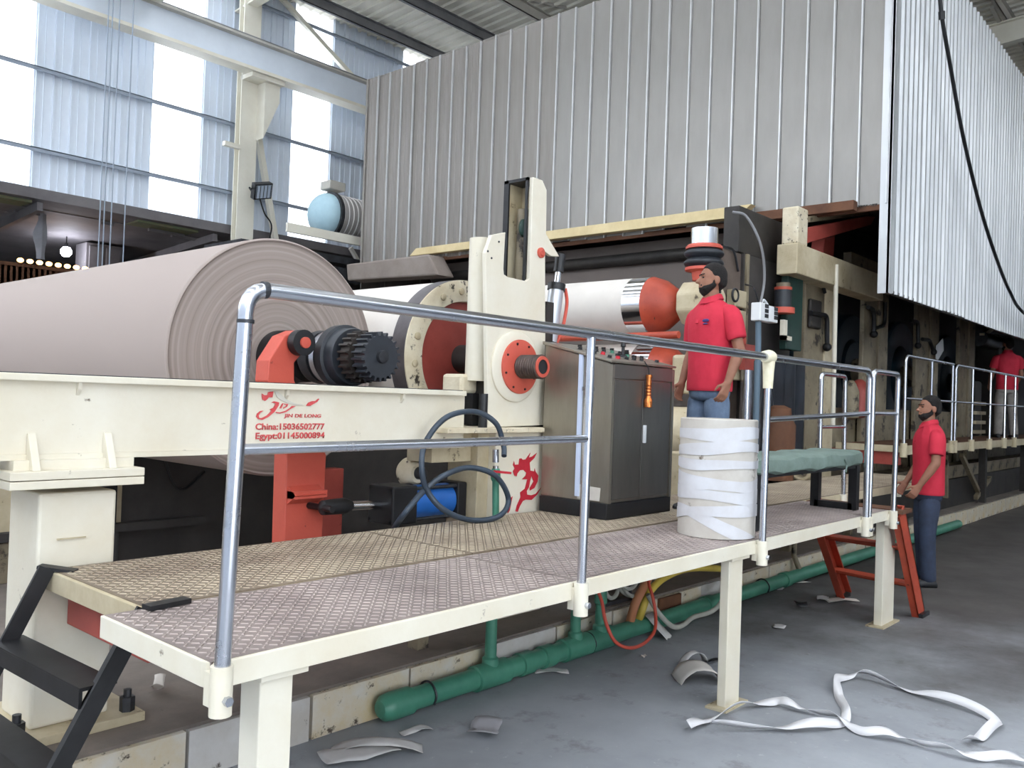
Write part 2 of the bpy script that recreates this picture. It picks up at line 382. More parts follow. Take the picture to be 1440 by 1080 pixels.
# --- low dark annexe beyond the wall
ann = struct('annexe_shell')
MB().box((-8, WY+.6, 4.5), (26, WY+.7, 4.75)).box((-8, WY-.05, 4.55), (26, WY+.7, 4.72)).build('roof_edge', SHED, ann)
MB().add([(-8, WY, 4.55), (26, WY, 4.55), (26, 22, 4.1), (-8, 22, 4.1)], [(0, 1, 2, 3)]).build('annexe_roof', SHED, ann)
MB().box((-8, 21.8, 0), (26, 22, 4.3)).box((26, WY, 0), (26.2, 22, 4.6)).build('annexe_wall', SHED, ann)
for k in range(9):
    MB().bar((-4+k*3.1, WY+.05, 4.45), (-4+k*3.1, 21.8, 4.0), .09, .14).build('roof_beam', SHED, ann)
random.seed(5)
for k in range(16):
    x = 1+random.random()*9; y = WY+.4+random.random()*2
    tag(MB().box((x, y, 4.55-.1), (x+random.uniform(.2, .7), y+.06, 4.55+random.uniform(-.05, .06))).build('roof_offcut', SHED, ann), None)
# shelving with lit bulbs
sh = thing('lit_rack', 'brown slatted rack with a row of warm bulbs along its top in the dark annexe', 'rack', (3.2, 16.4, 0))
a, b_ = P(-40, 362, 'Y', 16.4), P(132, 380, 'Y', 16.4)
zt = (a.z+b_.z)/2
for k in range(22):
    x = a.x+(b_.x-a.x)*k/22
    MB().box((x, 16.4, 0), (x+.14, 16.43, zt-.08)).build('slat', RUST, sh)
MB().box((a.x, 16.36, zt-.08), (b_.x, 16.5, zt-.02)).build('top_rail', RUST, sh)
for k in range(8):
    x = a.x+.75+(b_.x-a.x-.75)*k/8
    MB().sphere((x, 16.4, zt+.035), (.055, .055, .04), 10, 6).build('bulb', LAMP_O, sh, smooth=True)
lp = P(93, 354, 'Y', 17.2)
t = thing('hanging_lamp', 'round white lamp glowing in the dark annexe above the bulb rack', 'lamp', lp)
MB().sphere(lp, .1, 14, 10).build('globe', LAMP_W, t, smooth=True)
MB().cyl(lp+V(0, 0, .08), (lp.x, lp.y, 4.38), .012, seg=8).build('cord', BLACK, t)
MB().cyl(lp+V(0, 0, .08), lp+V(0, 0, .16), .05, .03, 12).build('cap', BLACK, t)
c0, c1 = P(60, 292, 'Y', 15.9), P(60, 365, 'Y', 15.9)
b = MB(); ring = []
for i in range(9):
    z = c0.z+(c1.z-c0.z)*i/8; wv = .10-.02*math.sin(i*1.1)
    ring.append([V(c0.x-wv+.02*math.sin(i), 15.9+.02*math.sin(i*2), z), V(c0.x, 15.86, z), V(c0.x+wv*.8, 15.9, z), V(c0.x, 15.93, z)])
b.loft(ring); tag(b.build('hanging_cloth', mat('pale_cloth', (150, 150, 156), (130, 128, 132), .9, 0, 3), smooth=True), 'pale rag hanging from the annexe roof edge above the bulb rack', 'cloth')
for i, (px, py, w_) in enumerate(((455, 345, .7), (640, 350, .5), (350, 350, .6))):
    q = P(px if i else 140, 375, 'Y', 17.5)
    if i: continue
    tag(MB().box((q.x-.35, 17.3, 0), (q.x+.35, 17.8, q.z+.42)).box((q.x-.30, 17.27, .2), (q.x-.02, 17.3, q.z+.36)).box((q.x+.02, 17.27, .2), (q.x+.30, 17.3, q.z+.36)).build('grey_locker', SHED, bevel=.01), 'dim grey two-door locker standing in the annexe behind the paper roll', 'locker')

# --- column, crane beam and bracing
cx0, cx1 = P(333, 250, 'Y', 14.5).x, P(357, 250, 'Y', 14.5).x
for i, (u0, u1, lab) in enumerate(((cx0, cx1, 'cream steel column with a crane bracket between two translucent strips'), (cx0+6.1, cx1+6.1, 'cream steel column hidden behind the dryer hood'), (cx0-6.1, cx1-6.1, 'cream steel column at the end of the far wall'))):
    c = thing('steel_column', lab, 'column', ((u0+u1)/2, 14.6, 0))
    MB().box((u0, 14.45, 0), (u1, 14.475, 9.4)).build('flange', COLUMN, c)
    MB().box(((u0+u1)/2-.012, 14.47, 0), ((u0+u1)/2+.012, 14.62, 9.4)).build('web', COLUMN, c)
    MB().box((u0, 14.61, 0), (u1, 14.635, 9.4)).build('flange', COLUMN, c)
    br = MB(); x = (u0+u1)/2
    br.prism([(u1-.02, 14.2, 7.42), (u1+.3, 14.2, 7.42), (u1+.3, 14.2, 7.05), (u1-.02, 14.2, 6.3)], (0, .25, 0)).box((u0, 14.1, 7.36), (u1+.34, 14.5, 7.44))
    br.build('crane_bracket', COLUMN, c)
    MB().box((u0-.32, 14.4, 6.05), (u0+.01, 14.5, 6.13)).build('stub', COLUMN, c)
cr = thing('crane_runway', 'pale grey overhead crane beam with cream bottom flange running along the far wall', 'beam', (9, 14.2, 7.45))
MB().box((-3, 14.17, 7.5), (26, 14.2, 8.0)).build('web', CRANE, cr)
MB().box((-3, 14.03, 7.44), (26, 14.34, 7.5)).build('bottom_flange', COLUMN, cr)
MB().box((-3, 14.05, 8.0), (26, 14.32, 8.04)).build('top_flange', PURLIN, cr)
MB().box((-3, 14.15, 8.04), (26, 14.22, 8.11)).build('rail', PURLIN_D, cr)
hx = P(200, 0, 'Y', 13.9)
h = thing('crane_trolley', 'cream end box of the overhead crane riding on the runway beam', 'crane', (hx.x, 13.9, 8.11))
MB().box((hx.x-.9, 13.5, 7.98), (hx.x+.35, 14.02, 8.6)).box((hx.x-.9, 13.5, 8.3), (hx.x+.35, 14.4, 8.6)).build('end_box', COLUMN, h, bevel=.03)
for dx in (-.6, .35): MB().cyl((hx.x+dx, 14.12, 8.27), (hx.x+dx, 14.26, 8.27), .16, seg=18).build('wheel', PURLIN_D, h, smooth=True)
MB().box((hx.x-.2, -6, 8.3), (hx.x+.2, 13.7, 8.75)).build('bridge_girder', COLUMN, h, bevel=.02)
for i, px in enumerate((147, 153, 163, 182)):
    q = P(px, 150, 'Y', 13.2)
    tag(MB().cyl((q.x, 13.2, 3.0), (q.x, 13.2, 8.32), .009, seg=6).build('hoist_rope', WALLT), 'thin hoist rope hanging from the overhead crane in front of the far wall', 'rope', 'crane hoist ropes')
d0, d1 = P(398, 0, 'Y', 14.8), P(520, 135, 'Y', 14.8)
tag(MB().bar(d0, d1+(d1-d0)*.4, .09, .09).bar(d0, d0-(d1-d0)*.3, .09, .09).build('wall_brace', COLUMN), 'pale diagonal brace crossing a translucent strip beside the crane column', 'brace')
d0, d1 = P(362, 185, 'Y', 14.7), P(385, 325, 'Y', 14.7)
tag(MB().bar(d0, d1+(d1-d0)*.3, .1, .1).build('wall_brace', COLUMN), 'pale diagonal brace dropping from the crane bracket behind the floodlight', 'brace')
# floodlight
fl = P(368, 268, 'Y', 14.0)
t = thing('floodlight', 'black square floodlight on a bent arm beside the cream column', 'floodlight', fl)
M_ = Matrix.Translation(fl) @ Matrix.Rotation(-.25, 4, 'Y') @ Matrix.Rotation(.5, 4, 'X')
def xf(mb, M): mb.v = [tuple(M @ Vector(p)) for p in mb.v]; return mb
xf(MB().box((-.19, -.06, -.15), (.19, .06, .15)), M_).build('housing', BLACKS, t, bevel=.01)
xf(MB().box((-.16, -.07, -.12), (.16, -.055, .12)), M_).build('lens', mat('lens_glass', (190, 200, 214), None, .15), t)
for k in range(5): xf(MB().box((-.16+k*.075, -.078, -.12), (-.15+k*.075, -.068, .12)), M_).build('grille_bar', BLACKS, t)
MB().tube([fl+V(-.25, 0, 0), (cx1, 14.45, fl.z+.0)], .02, 8).build('bracket_arm', BLACKS, t)
MB().tube(smooth_path([fl+V(0, .05, -.15), P(372, 300, 'Y', 14.2), P(382, 320, 'Y', 14.3), (fl.x+.4, 14.5, fl.z-1.1)]), .015, 6).build('lamp_cable', BLACK, t)
# --- roof
ce = struct('ceiling')
def zr(y): return 9.5+(15-y)*.06
rm = MB(); y0, y1 = -9, 15.4
rm.prism([(0, y0, zr(y0)), (1.0, y0, zr(y0)), (1.0, y0, zr(y0)+.03), (0, y0, zr(y0)+.03)], (0, y1-y0, zr(y1)-zr(y0)))
for k in range(4): rm.prism([(.02+.25*k, y0, zr(y0)), (.10+.25*k, y0, zr(y0)), (.085+.25*k, y0, zr(y0)-.045), (.035+.25*k, y0, zr(y0)-.045)], (0, y1-y0, zr(y1)-zr(y0)))
roof_me = rm.mesh('roof_sheet', ROOFS, recalc=True)
roof_added_tr = rm.mesh('translucent_sheet', PANE, recalc=True)
for k in range(50): inst(roof_added_tr if k in (1, 4, 7, 10, 13) else roof_me, 'roof_sheet', (-6+k, 0, 0), ce)  # added translucent sheets, out of view, to light roll and deck from above
for k in range(15):
    y = 14.4-k*1.45
    q = MB(); z = zr(y)-.05
    q.box((-6, y-.01, z-.2), (44, y+.01, z)).box((-6, y-.07, z-.015), (44, y+.01, z)).box((-6, y-.01, z-.2), (44, y+.07, z-.185))
    q.build('purlin', PURLIN_D if k < 2 else PURLIN, ce)
for i, x in enumerate((cx0+.15, cx0+6.25, 20.2, 27)):
    r = MB()
    for dz, w in ((-.27, .2), (-.72, .2)): r.bar((x, -8, zr(-8)+dz), (x, 14.9, zr(14.9)+dz), w, .03)
    r.bar((x, -8, zr(-8)-.5), (x, 14.9, zr(14.9)-.5), .02, .45); r.build('rafter', COLUMN, ce)
for (p, q) in (((625, -20), (700, 62)), ((700, -10), (850, 22)), ((1395, 10), (1420, 60))):
    zz = 9.72 if p[0] < 1000 else 9.9
    MB().bar(P(*p, 'Z', zz), P(*q, 'Z', zz), .07, .07).build('roof_brace', PURLIN, ce)
# unseen near wall: doorway and open gaps above shaped for the light they admit
wr = struct('wall_right_unseen')
MB().box((3.0, -8.2, 0), (44, -8, 6.0)).box((-9, -8.2, 0), (-3.5, -8, 6.0)).build('dado', WALLP, wr)
MB().box((-3.5, -8.2, 4.5), (3.0, -8, 6.0)).build('lintel', WALLP, wr)
for k in range(-5, 13):
    x0 = 4.15+2.89*k
    MB().box((x0+(.97 if k < 4 else .3), -8.15, 6.0), (x0+2.89, -8.05, 11)).build('panel', WALLP, wr)
wl = struct('wall_left_unseen')  # unseen end wall, added to hold back low light from this side
MB().box((-9.2, -8.0, 0), (-9, 22, 7.2)).build('dado', WALLP, wl)
for k in range(-2, 8): MB().box((-9.15, -1+2.89*k+.97, 7.2), (-9.05, -1+2.89*(k+1), 11)).build('panel', WALLP, wl)
we = MB().box((43.8, -8, 0), (44, 22, 10.9)).build('wall_end', WALLP); we['kind'] = 'structure'


# ================================================================== WALKWAY
ZP = .87
def tread(x0, x1, y0, y1, z, name, m, parent, pitch=.03):
    me_v = []; b = MB(); nx = int((x1-x0)/pitch); ny = int((y1-y0)/pitch)
    for i in range(nx):
        for j in range(ny):
            cx = x0+(i+.5)*(x1-x0)/nx; cy = y0+(j+.5)*(y1-y0)/ny
            a = PI/4 if (i+j) % 2 else -PI/4
            ux, uy = math.cos(a)*.0135, math.sin(a)*.0135; wx, wy = -math.sin(a)*.0042, math.cos(a)*.0042
            b.add([(cx-ux-wx, cy-uy-wy, z), (cx+ux-wx, cy+uy-wy, z), (cx+ux+wx, cy+uy+wy, z), (cx-ux+wx, cy-uy+wy, z),
                   (cx-ux*.8-wx*.5, cy-uy*.8-wy*.5, z+.003), (cx+ux*.8-wx*.5, cy+uy*.8-wy*.5, z+.003), (cx+ux*.8+wx*.5, cy+uy*.8+wy*.5, z+.003), (cx-ux*.8+wx*.5, cy-uy*.8+wy*.5, z+.003)],
                  [(4, 5, 6, 7), (0, 1, 5, 4), (1, 2, 6, 5), (2, 3, 7, 6), (3, 0, 4, 7)])
    o = b.build(name, m, parent, recalc=False); o['kind'] = 'stuff'; return o
wk = thing('walkway_platform', 'low cream-edged walkway of checker plate along the machine on square legs', 'platform', (3.9, 2.4, 0))
def deck(x0, x1, y0, y1, z, mp, mt, par, rnd=False):
    o = MB().box((x0, y0, z-.012), (x1, y1, z)).build('deck_plate', mp, par)
    t = tread(x0+.01, x1-.01, y0+.012, y1-.012, z-.0005, 'tread_pattern', mt, o); t.parent = par; t.matrix_parent_inverse = Matrix.Translation(-par.location)
xs = [1.21, 2.82, 4.46, 6.62]
for a, b_ in zip(xs, xs[1:]): deck(a, b_-.006, 2.10, 2.752, ZP, PLATE_F, TREAD_F, wk)
xs = [1.345, 2.9, 4.9, 6.9, 8.9, 10.3]
for a, b_ in zip(xs, xs[1:]): deck(a, b_-.006, 2.765, 3.55, ZP+.003, PLATE, TREAD, wk)
# edge channels
e = MB(); ex = [(1.205+.05*(1-math.cos(k*PI/8)), 2.09+.05*(1-math.sin(k*PI/8))) for k in range(5)]
out = [(1.2, 2.76)]+[(1.2+.05*(1-math.cos(a)), 2.085+.05*(1-math.sin(a))) for a in (0, .4, .8, 1.2, PI/2)]+[(6.62, 2.085), (6.62, 2.11), (1.25, 2.11), (1.225, 2.14), (1.225, 2.76)]
e.prism([(x, y, .798) for x, y in out], (0, 0, .07)); e.build('edge_channel', CREAM, wk, bevel=.003)
MB().box((1.33, 2.765, .795), (1.35, 3.55, .869)).box((1.35, 2.755, .795), (10.3, 2.768, .867)).build('edge_channel', CREAM_D, wk, bevel=.003)
MB().box((6.60, 2.1, .79), (6.62, 2.76, .866)).build('edge_channel', CREAM, wk, bevel=.003)
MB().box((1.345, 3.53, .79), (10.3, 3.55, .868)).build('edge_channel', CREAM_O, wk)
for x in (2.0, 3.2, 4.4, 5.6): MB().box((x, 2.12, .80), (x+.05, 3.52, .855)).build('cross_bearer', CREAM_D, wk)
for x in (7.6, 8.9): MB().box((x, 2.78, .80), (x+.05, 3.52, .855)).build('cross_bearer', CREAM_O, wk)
l1a, l1b = P(362, 990, 'Y', 2.13).x, P(408, 990, 'Y', 2.13).x
for x0, x1, w in ((l1a, l1b, .1), (P(1028, 880, 'Y', 2.1).x, P(1047, 880, 'Y', 2.1).x, .05), (P(1246, 800, 'Y', 2.1).x, P(1262, 800, 'Y', 2.1).x, .06)):
    lg = MB().box((x0, 2.12, .01), (x1, 2.12+w, .778)).build('leg', CREAM, wk, bevel=.004)
    MB().box((x0-.01, 2.10, .778), (x1+.04, 2.13+w, .80)).build('cap_plate', CREAM, wk, bevel=.003)
    MB().box((x0-.05, 2.09, 0), (x1+.05, 2.16+w, .012)).build('base_plate', CREAM_D, wk)
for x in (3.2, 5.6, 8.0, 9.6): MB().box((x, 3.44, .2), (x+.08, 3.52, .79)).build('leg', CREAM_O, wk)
MB().box((1.41, 2.86, .65), (1.52, 3.54, .795)).build('support_beam', REDP, wk, bevel=.004)
bt = P(210, 856, 'Z', ZP)
MB().bar((bt.x-.02, bt.y-.02, ZP+.01), (bt.x+.13, bt.y+.0, ZP+.01), .05, .016).build('joint_strap', BLACKS, wk)
# ---- hand rails
def bend(pts, r=.07, n=6):
    out = [Vector(pts[0])]
    for i in range(1, len(pts)-1):
        a, b, c = Vector(pts[i-1]), Vector(pts[i]), Vector(pts[i+1]); u = (a-b).normalized(); v = (c-b).normalized()
        for k in range(n+1):
            t = k/n; out.append((b+u*r)*(1-t)**2+b*2*t*(1-t)+(b+v*r)*t*t)
    return out+[Vector(pts[-1])]
def clamp(x, y, z, par, m=CREAM, r=.03):
    s = MB().cyl((x, y, z-.13), (x, y, z+.0), r, seg=14).build('post_socket', m, par, smooth=True)
    MB().cyl((x, y-r-.014, z-.085), (x, y-r+.01, z-.085), .013, seg=6).build('bolt', STEEL, par)
    MB().box((x-.022, y, z-.11), (x+.022, y+.05, z-.02)).build('socket_lug', m, par)
RY = 2.055
gr = thing('guard_rail', 'long bent stainless guard rail along the walkway edge with a cream taped joint', 'railing', (3.6, RY, ZP))
MB().tube(bend([(1.215, RY, .83), (1.245, RY, 1.87), (6.02, RY, 1.872), (6.03, RY, .83)]), .0215, 14).build('top_rail', STEEL, gr, smooth=True)
for x in (2.79, 4.43): MB().cyl((x, RY, .83), (x+.012, RY, 1.855), .019, seg=14).build('post', STEEL, gr, smooth=True)
MB().cyl((1.232, RY, 1.437), (2.79, RY, 1.447), .0155, seg=12).build('mid_rail', STEEL, gr, smooth=True)
MB().cyl((4.43, RY, 1.53), (6.02, RY, 1.578), .0155, seg=12).build('mid_rail', STEEL, gr, smooth=True)
for x in (1.215, 2.79, 4.43, 6.03): clamp(x, RY, ZP, gr)
for (p, q) in (((1.29, RY, 1.87), (1.305, RY, 1.87)), ((1.244, RY, 1.775), (1.244, RY, 1.785))): MB().cyl(p, q, .0235, seg=14).build('weld_ring', DSTEEL, gr, smooth=True)
tp = MB().tube([(4.39, RY, 1.872), (4.44, RY, 1.872), (4.475, RY, 1.872)], [.032, .04, .034], 12); tp.tube([(4.443, RY, 1.87), (4.442, RY, 1.79), (4.44, RY, 1.70)], [.036, .03, .026], 12)
tag(tp.build('taped_joint', mat('cream_tape', (238, 232, 206), (222, 212, 180), .6, 0, 20), gr, smooth=True), 'cream tape wound round the rail joint')
gt = thing('end_rail_frame', 'short stainless rail frame at the end of the walkway above the orange ladder', 'railing', (6.35, RY, ZP))
MB().tube(bend([(6.085, RY, .83), (6.10, RY, 1.872), (6.63, RY, 1.872), (6.60, RY, .83)], .05), .019, 12).build('rail_frame', STEEL, gt, smooth=True)
MB().cyl((6.09, RY, 1.58), (6.61, RY, 1.58), .014, seg=12).build('mid_rail', STEEL, gt, smooth=True)
clamp(6.085, RY, ZP, gt); clamp(6.60, RY, ZP, gt)
mr = thing('inner_rail_frame', 'small stainless rail frame on the rear walkway behind the green bench', 'railing', (7.15, 2.73, ZP))
MB().tube(bend([(6.90, 2.735, .83), (6.90, 2.735, 1.885), (7.42, 2.735, 1.885), (7.45, 2.735, .83)], .05), .019, 12).build('rail_frame', STEEL, mr, smooth=True)
MB().cyl((6.9, 2.735, 1.45), (7.43, 2.735, 1.45), .014, seg=12).build('mid_rail', STEEL, mr, smooth=True)
clamp(6.90, 2.735, ZP, mr); clamp(7.45, 2.735, ZP, mr)
MB().cyl((8.9, 2.735, .76), (8.9, 2.735, .88), .035, seg=14).build('spare_post_socket', CREAM, wk, smooth=True)
# ---- upper walkway further on
uw = thing('upper_walkway', 'higher walkway with cream edge along the dryer frames', 'platform', (20, 3.5, 0))
MB().box((10.36, 3.16, 1.17), (34, 3.9, 1.2)).build('deck_plate', RUST, uw)
MB().box((10.34, 3.13, 1.10), (34, 3.16, 1.205)).build('edge_channel', CREAM_D, uw)
MB().box((10.33, 3.16, 1.13), (10.36, 3.9, 1.205)).build('edge_channel', CREAM_D, uw)
MB().box((10.38, 3.2, .98), (10.5, 4.1, 1.13)).build('support_beam', REDP, uw)
for x in range(12, 34, 3): MB().box((x, 3.31, 0), (x+.1, 3.41, 1.17)).build('leg', DARKM, uw)
ur = thing('upper_guard_rail', 'row of thin stainless rail panels on the upper walkway in front of the dryers', 'railing', (14, 3.12, 1.2))
MB().tube(bend([(10.3, 3.115, 1.13), (10.3, 3.115, 2.24), (12.25, 3.115, 2.24)], .08), .02, 10).build('top_rail', STEEL, ur, smooth=True)
MB().tube(bend([(12.4, 3.115, 1.13), (12.4, 3.115, 2.24), (33, 3.115, 2.24)], .08), .02, 10).build('top_rail', STEEL, ur, smooth=True)
MB().cyl((10.3, 3.115, 1.75), (33, 3.115, 1.75), .014, seg=8).build('mid_rail', STEEL, ur, smooth=True)
for x in (11.32, 12.25, 13.27, 14.3, 15.25, 15.95, 17.2, 18.6, 20, 21.5, 23, 25): MB().cyl((x, 3.115, 1.13), (x, 3.115, 2.24), .016, seg=8).build('post', STEEL, ur, smooth=True)
for x in (10.3, 12.25, 12.4, 13.27, 14.3, 15.25, 15.95, 17.2): MB().cyl((x, 3.115, 1.08), (x, 3.115, 1.24), .04, seg=10).build('post_socket', CREAM_D, ur, smooth=True)
# ---- dark iron steps at the walkway's near end
st = thing('iron_steps', 'dark angle-iron steps leaning against the open end of the walkway', 'steps', (1.1, 3.1, 0))
R0, R1 = V(1.345, 2.79, .865), V(.865, 2.79, .0)
L0, L1 = V(1.31, 3.52, .89), V(.985, 3.52, .215)
for a, b_ in ((R0, R1), (L0, L1)):
    MB().bar(a, b_, .012, .07, (0, 1, 0)).bar(a+V(0, -.03, .0), b_+V(0, -.03, 0), .06, .012, (0, 1, 0)).build('stringer', BLACKS, st)
for zz in (.635, .40):
    k = (R0.z-zz)/(R0.z-R1.z); ra = R0+(R1-R0)*k; la = V(L0.x+(L1.x-L0.x)*((L0.z-zz)/(L0.z-L1.z)), 3.52, zz)
    MB().bar(ra, la, .12, .012).bar(ra+V(-.055, 0, -.03), la+V(-.055, 0, -.03), .012, .06).build('step', BLACKS, st)
MB().bar((1.30, 3.54, .89), (1.40, 3.45, .872), .05, .012).build('top_lug', BLACKS, st)
# ---- orange ladder at the far end
ld = thing('orange_ladder', 'short orange steel ladder leaning on the far end of the walkway', 'ladder', (7.0, 2.4, 0))
for y in (2.70, 2.02):
    b = MB(); p0, p1 = V(7.42 if y > 2.5 else 7.25, y, 0), V(6.68, y, .86)
    b.bar(p0, p1, .012, .15, (0, 1, 0)) if False else None
    d = (p1-p0).normalized(); n_ = V(d.z, 0, -d.x)
    b.prism([p0-n_*.075, p0+n_*.075, p1+n_*.075, p1-n_*.075], (0, .012, 0))
    for sgn in (-1, 1): b.prism([p0+n_*(.075*sgn), p0+n_*(.063*sgn), p1+n_*(.063*sgn), p1+n_*(.075*sgn)], (0, .05 if y < 2.5 else -.05, 0))
    b.build('stringer', ORANGE_D, ld)
    MB().box((p0.x-.09, y-.03, 0), (p0.x+.09, y+.03, .03)).build('rubber_foot', BLACK, ld)
for zz in (.58, .27):
    k = zz/.86; xa = 7.42+(6.68-7.42)*k; xb = 7.25+(6.68-7.25)*k
    MB().add([], []).bar((xa, 2.70, zz), (xb, 2.03, zz), .15, .014).bar((xa+.07, 2.70, zz-.02), (xb+.07, 2.03, zz-.02), .012, .05).build('step', ORANGE_D, ld)
MB().box((6.63, 2.0, .845), (6.86, 2.72, .875)).build('top_step', RUST, ld)

# ================================================================== REEL SECTION
BZ0, BZ1 = 1.295, 1.635
bm = thing('reel_rail_beam', 'long cream steel beam on a square pedestal carrying the paper roll spool', 'beam', (1.45, 3.7, .215))
MB().box((-1.2, 3.60, BZ0+.02), (3.66, 3.82, BZ1-.03)).build('web', CREAM, bm, bevel=.004)
MB().box((-1.2, 3.565, BZ1-.033), (3.64, 3.85, BZ1-.004)).build('top_flange', CREAM, bm, bevel=.004)
MB().box((-1.2, 3.59, BZ1-.006), (3.63, 3.84, BZ1)).build('rail_strip', DSTEEL, bm)
MB().box((-1.2, 3.59, BZ0), (3.66, 3.83, BZ0+.022)).build('bottom_flange', CREAM, bm)
for px in (112, 405, 568): 
    x = P(px, 548, 'Y', 3.58).x
    MB().prism([(x-.006, 3.60, BZ1-.033), (x-.006, 3.575, BZ1-.033), (x-.006, 3.58, BZ1-.06), (x-.006, 3.6, BZ1-.085)], (.014, 0, 0)).build('lug', CREAM, bm)
MB().box((1.30, 3.57, .25), (1.60, 3.88, 1.165)).build('pedestal', CREAM, bm, bevel=.012)
MB().box((1.17, 3.50, 1.225), (1.68, 3.95, 1.258)).build('cap_plate', CREAM, bm, bevel=.003)
MB().box((1.17, 3.50, 1.19), (1.68, 3.95, 1.222)).build('cap_plate', CREAM, bm, bevel=.003)
MB().box((1.2, 3.56, 1.258), (1.66, 3.9, 1.297)).build('packing_plate', CREAM, bm)
for x in (1.255, 1.545): MB().prism([(x, 3.60, 1.258), (x, 3.52, 1.258), (x, 3.585, 1.40), (x, 3.6, 1.40)], (.03, 0, 0)).build('gusset', CREAM, bm, bevel=.003)
MB().box((1.19, 3.47, .215), (1.71, 3.98, .252)).build('base_plate', CREAM_D, bm, bevel=.003)
for x, y in ((1.24, 3.53), (1.66, 3.53), (1.66, 3.93)): 
    MB().cyl((x, y, .25), (x, y, .31), .03, seg=6).cyl((x, y, .3), (x, y, .34), .016, seg=10).build('anchor_nut', DSTEEL, bm)
MB().box((1.37, 3.562, .98), (1.48, 3.571, .985)).box((1.37, 3.562, .82), (1.48, 3.571, .825)).build('weld_bead', CREAM_D, bm)
# painted stencil
F = 3.597
def stencil(pts, name, m, par, y=F, th=.003):
    return MB().prism([Vector((P(*p, 'Y', y).x, y, P(*p, 'Y', y).z)) for p in pts], (0, -th, 0)).build(name, m, par)
def sz(zx, zy): return (350+zx/12, 540+zy/12)
text_mesh('JIN DE LONG', 'lettering', P(451, 585, 'Y', F).x-P(399, 589, 'Y', F).x, P(399, 588.5, 'Y', F)+V(0, -.001, 0), (1, 0, -.0), (.12, 0, 1), RED_MARK, bm, height=.023)
text_mesh('China:15036502777', 'lettering', P(456, 605, 'Y', F).x-P(359, 605, 'Y', F).x, P(359, 604.6, 'Y', F)+V(0, -.001, 0), (1, 0, 0), (0, 0, 1), RED_MARK, bm, height=.032)
text_mesh('Egypt:01145000894', 'lettering', P(456, 618, 'Y', F).x-P(359, 618, 'Y', F).x, P(359, 620.5, 'Y', F)+V(0, -.001, 0), (1, 0, 0), (0, 0, 1), RED_MARK, bm, height=.041)
stencil([sz(*p) for p in ((215, 160), (260, 190), (310, 185), (320, 140), (360, 130), (410, 125), (395, 225), (330, 225), (300, 265), (270, 285), (225, 265), (215, 215))], 'logo_mark', RED_MARK, bm)
stencil([sz(*p) for p in ((375, 315), (420, 290), (510, 310), (500, 360), (430, 470), (320, 560), (220, 608), (150, 590), (120, 550), (135, 500), (190, 455), (245, 450), (190, 485), (160, 530), (170, 570), (210, 575), (300, 530), (380, 450), (345, 430), (410, 400), (450, 330), (420, 318))], 'logo_mark', RED_MARK, bm)
stencil([sz(*p) for p in ((555, 330), (580, 325), (545, 410), (515, 412))], 'logo_mark', RED_MARK, bm)
stencil([sz(*p) for p in ((590, 330), (660, 340), (640, 385), (580, 415), (575, 400), (620, 375), (635, 350), (595, 345))], 'logo_mark', RED_MARK, bm)
stencil([sz(*p) for p in ((450, 470), (520, 480), (610, 455), (690, 405), (720, 372), (790, 372), (700, 420), (620, 475), (520, 500), (455, 490))], 'logo_mark', RED_MARK, bm)
stencil([sz(*p) for p in ((960, 365), (1000, 315), (1060, 290), (1120, 285), (1170, 245), (1185, 255), (1150, 300), (1090, 335), (1030, 370))], 'logo_mark', RED_MARK, bm)
stencil([sz(*p) for p in ((430, 125), (480, 125), (560, 190), (640, 265), (760, 325), (900, 345), (900, 360), (770, 350), (640, 320), (540, 270), (470, 220))], 'logo_mark', GREY_MARK, bm)

# ---- jumbo roll on its spool
RX, RZ, RR, RYE = 2.985, 1.797, .722, 4.52
jr = thing('jumbo_paper_roll', 'huge wound roll of brownish paper resting on the cream beam', 'paper roll', (RX, 7, RZ-RR))
prof = []
random.seed(3)
rad = [.10]+[.10+.62*k/60 for k in range(1, 60)]+[RR]
b = MB(); prof = [(0.02+random.uniform(-.0012, .0012), r) for r in rad[:-2]]+[(0.01, RR-.012), (.022, RR), (5.4, RR), (5.41, RR-.01), (5.42, .1)]
b.lathe((RX, RYE, RZ), (0, 1, 0), prof, 120)
def rollmat():
    m = bpy.data.materials.new('wound_paper'); m.use_nodes = True; nt = m.node_tree; L = nt.links.new; bs = nt.nodes['Principled BSDF']
    tc = nt.nodes.new('ShaderNodeTexCoord'); sp = nt.nodes.new('ShaderNodeSeparateXYZ'); L(tc.outputs['Object'], sp.inputs[0])
    def mth(op, a, b=None):
        n = nt.nodes.new('ShaderNodeMath'); n.operation = op
        for i, q in enumerate((a, b)):
            if q is None: continue
            if isinstance(q, (int, float)): n.inputs[i].default_value = q
            else: L(q, n.inputs[i])
        return n.outputs[0]
    dx = mth('SUBTRACT', sp.outputs[0], RX); dz = mth('SUBTRACT', sp.outputs[2], RZ)
    r = mth('SQRT', mth('ADD', mth('MULTIPLY', dx, dx), mth('MULTIPLY', dz, dz)))
    n = nt.nodes.new('ShaderNodeTexNoise'); n.noise_dimensions = '1D'; n.inputs['Scale'].default_value = 38; n.inputs['Detail'].default_value = 8; L(r, n.inputs['W'])
    cr_ = nt.nodes.new('ShaderNodeValToRGB'); cr_.color_ramp.elements[0].position = .3; cr_.color_ramp.elements[1].position = .7
    cr_.color_ramp.elements[0].color = (*lin((140, 127, 120)), 1); cr_.color_ramp.elements[1].color = (*lin((166, 152, 145)), 1)
    L(n.outputs[0], cr_.inputs[0]); L(cr_.outputs[0], bs.inputs['Base Color']); bs.inputs['Roughness'].default_value = .85
    return m
b.build('wound_paper', rollmat(), jr, smooth=True)
AX = (0, 1, 0)
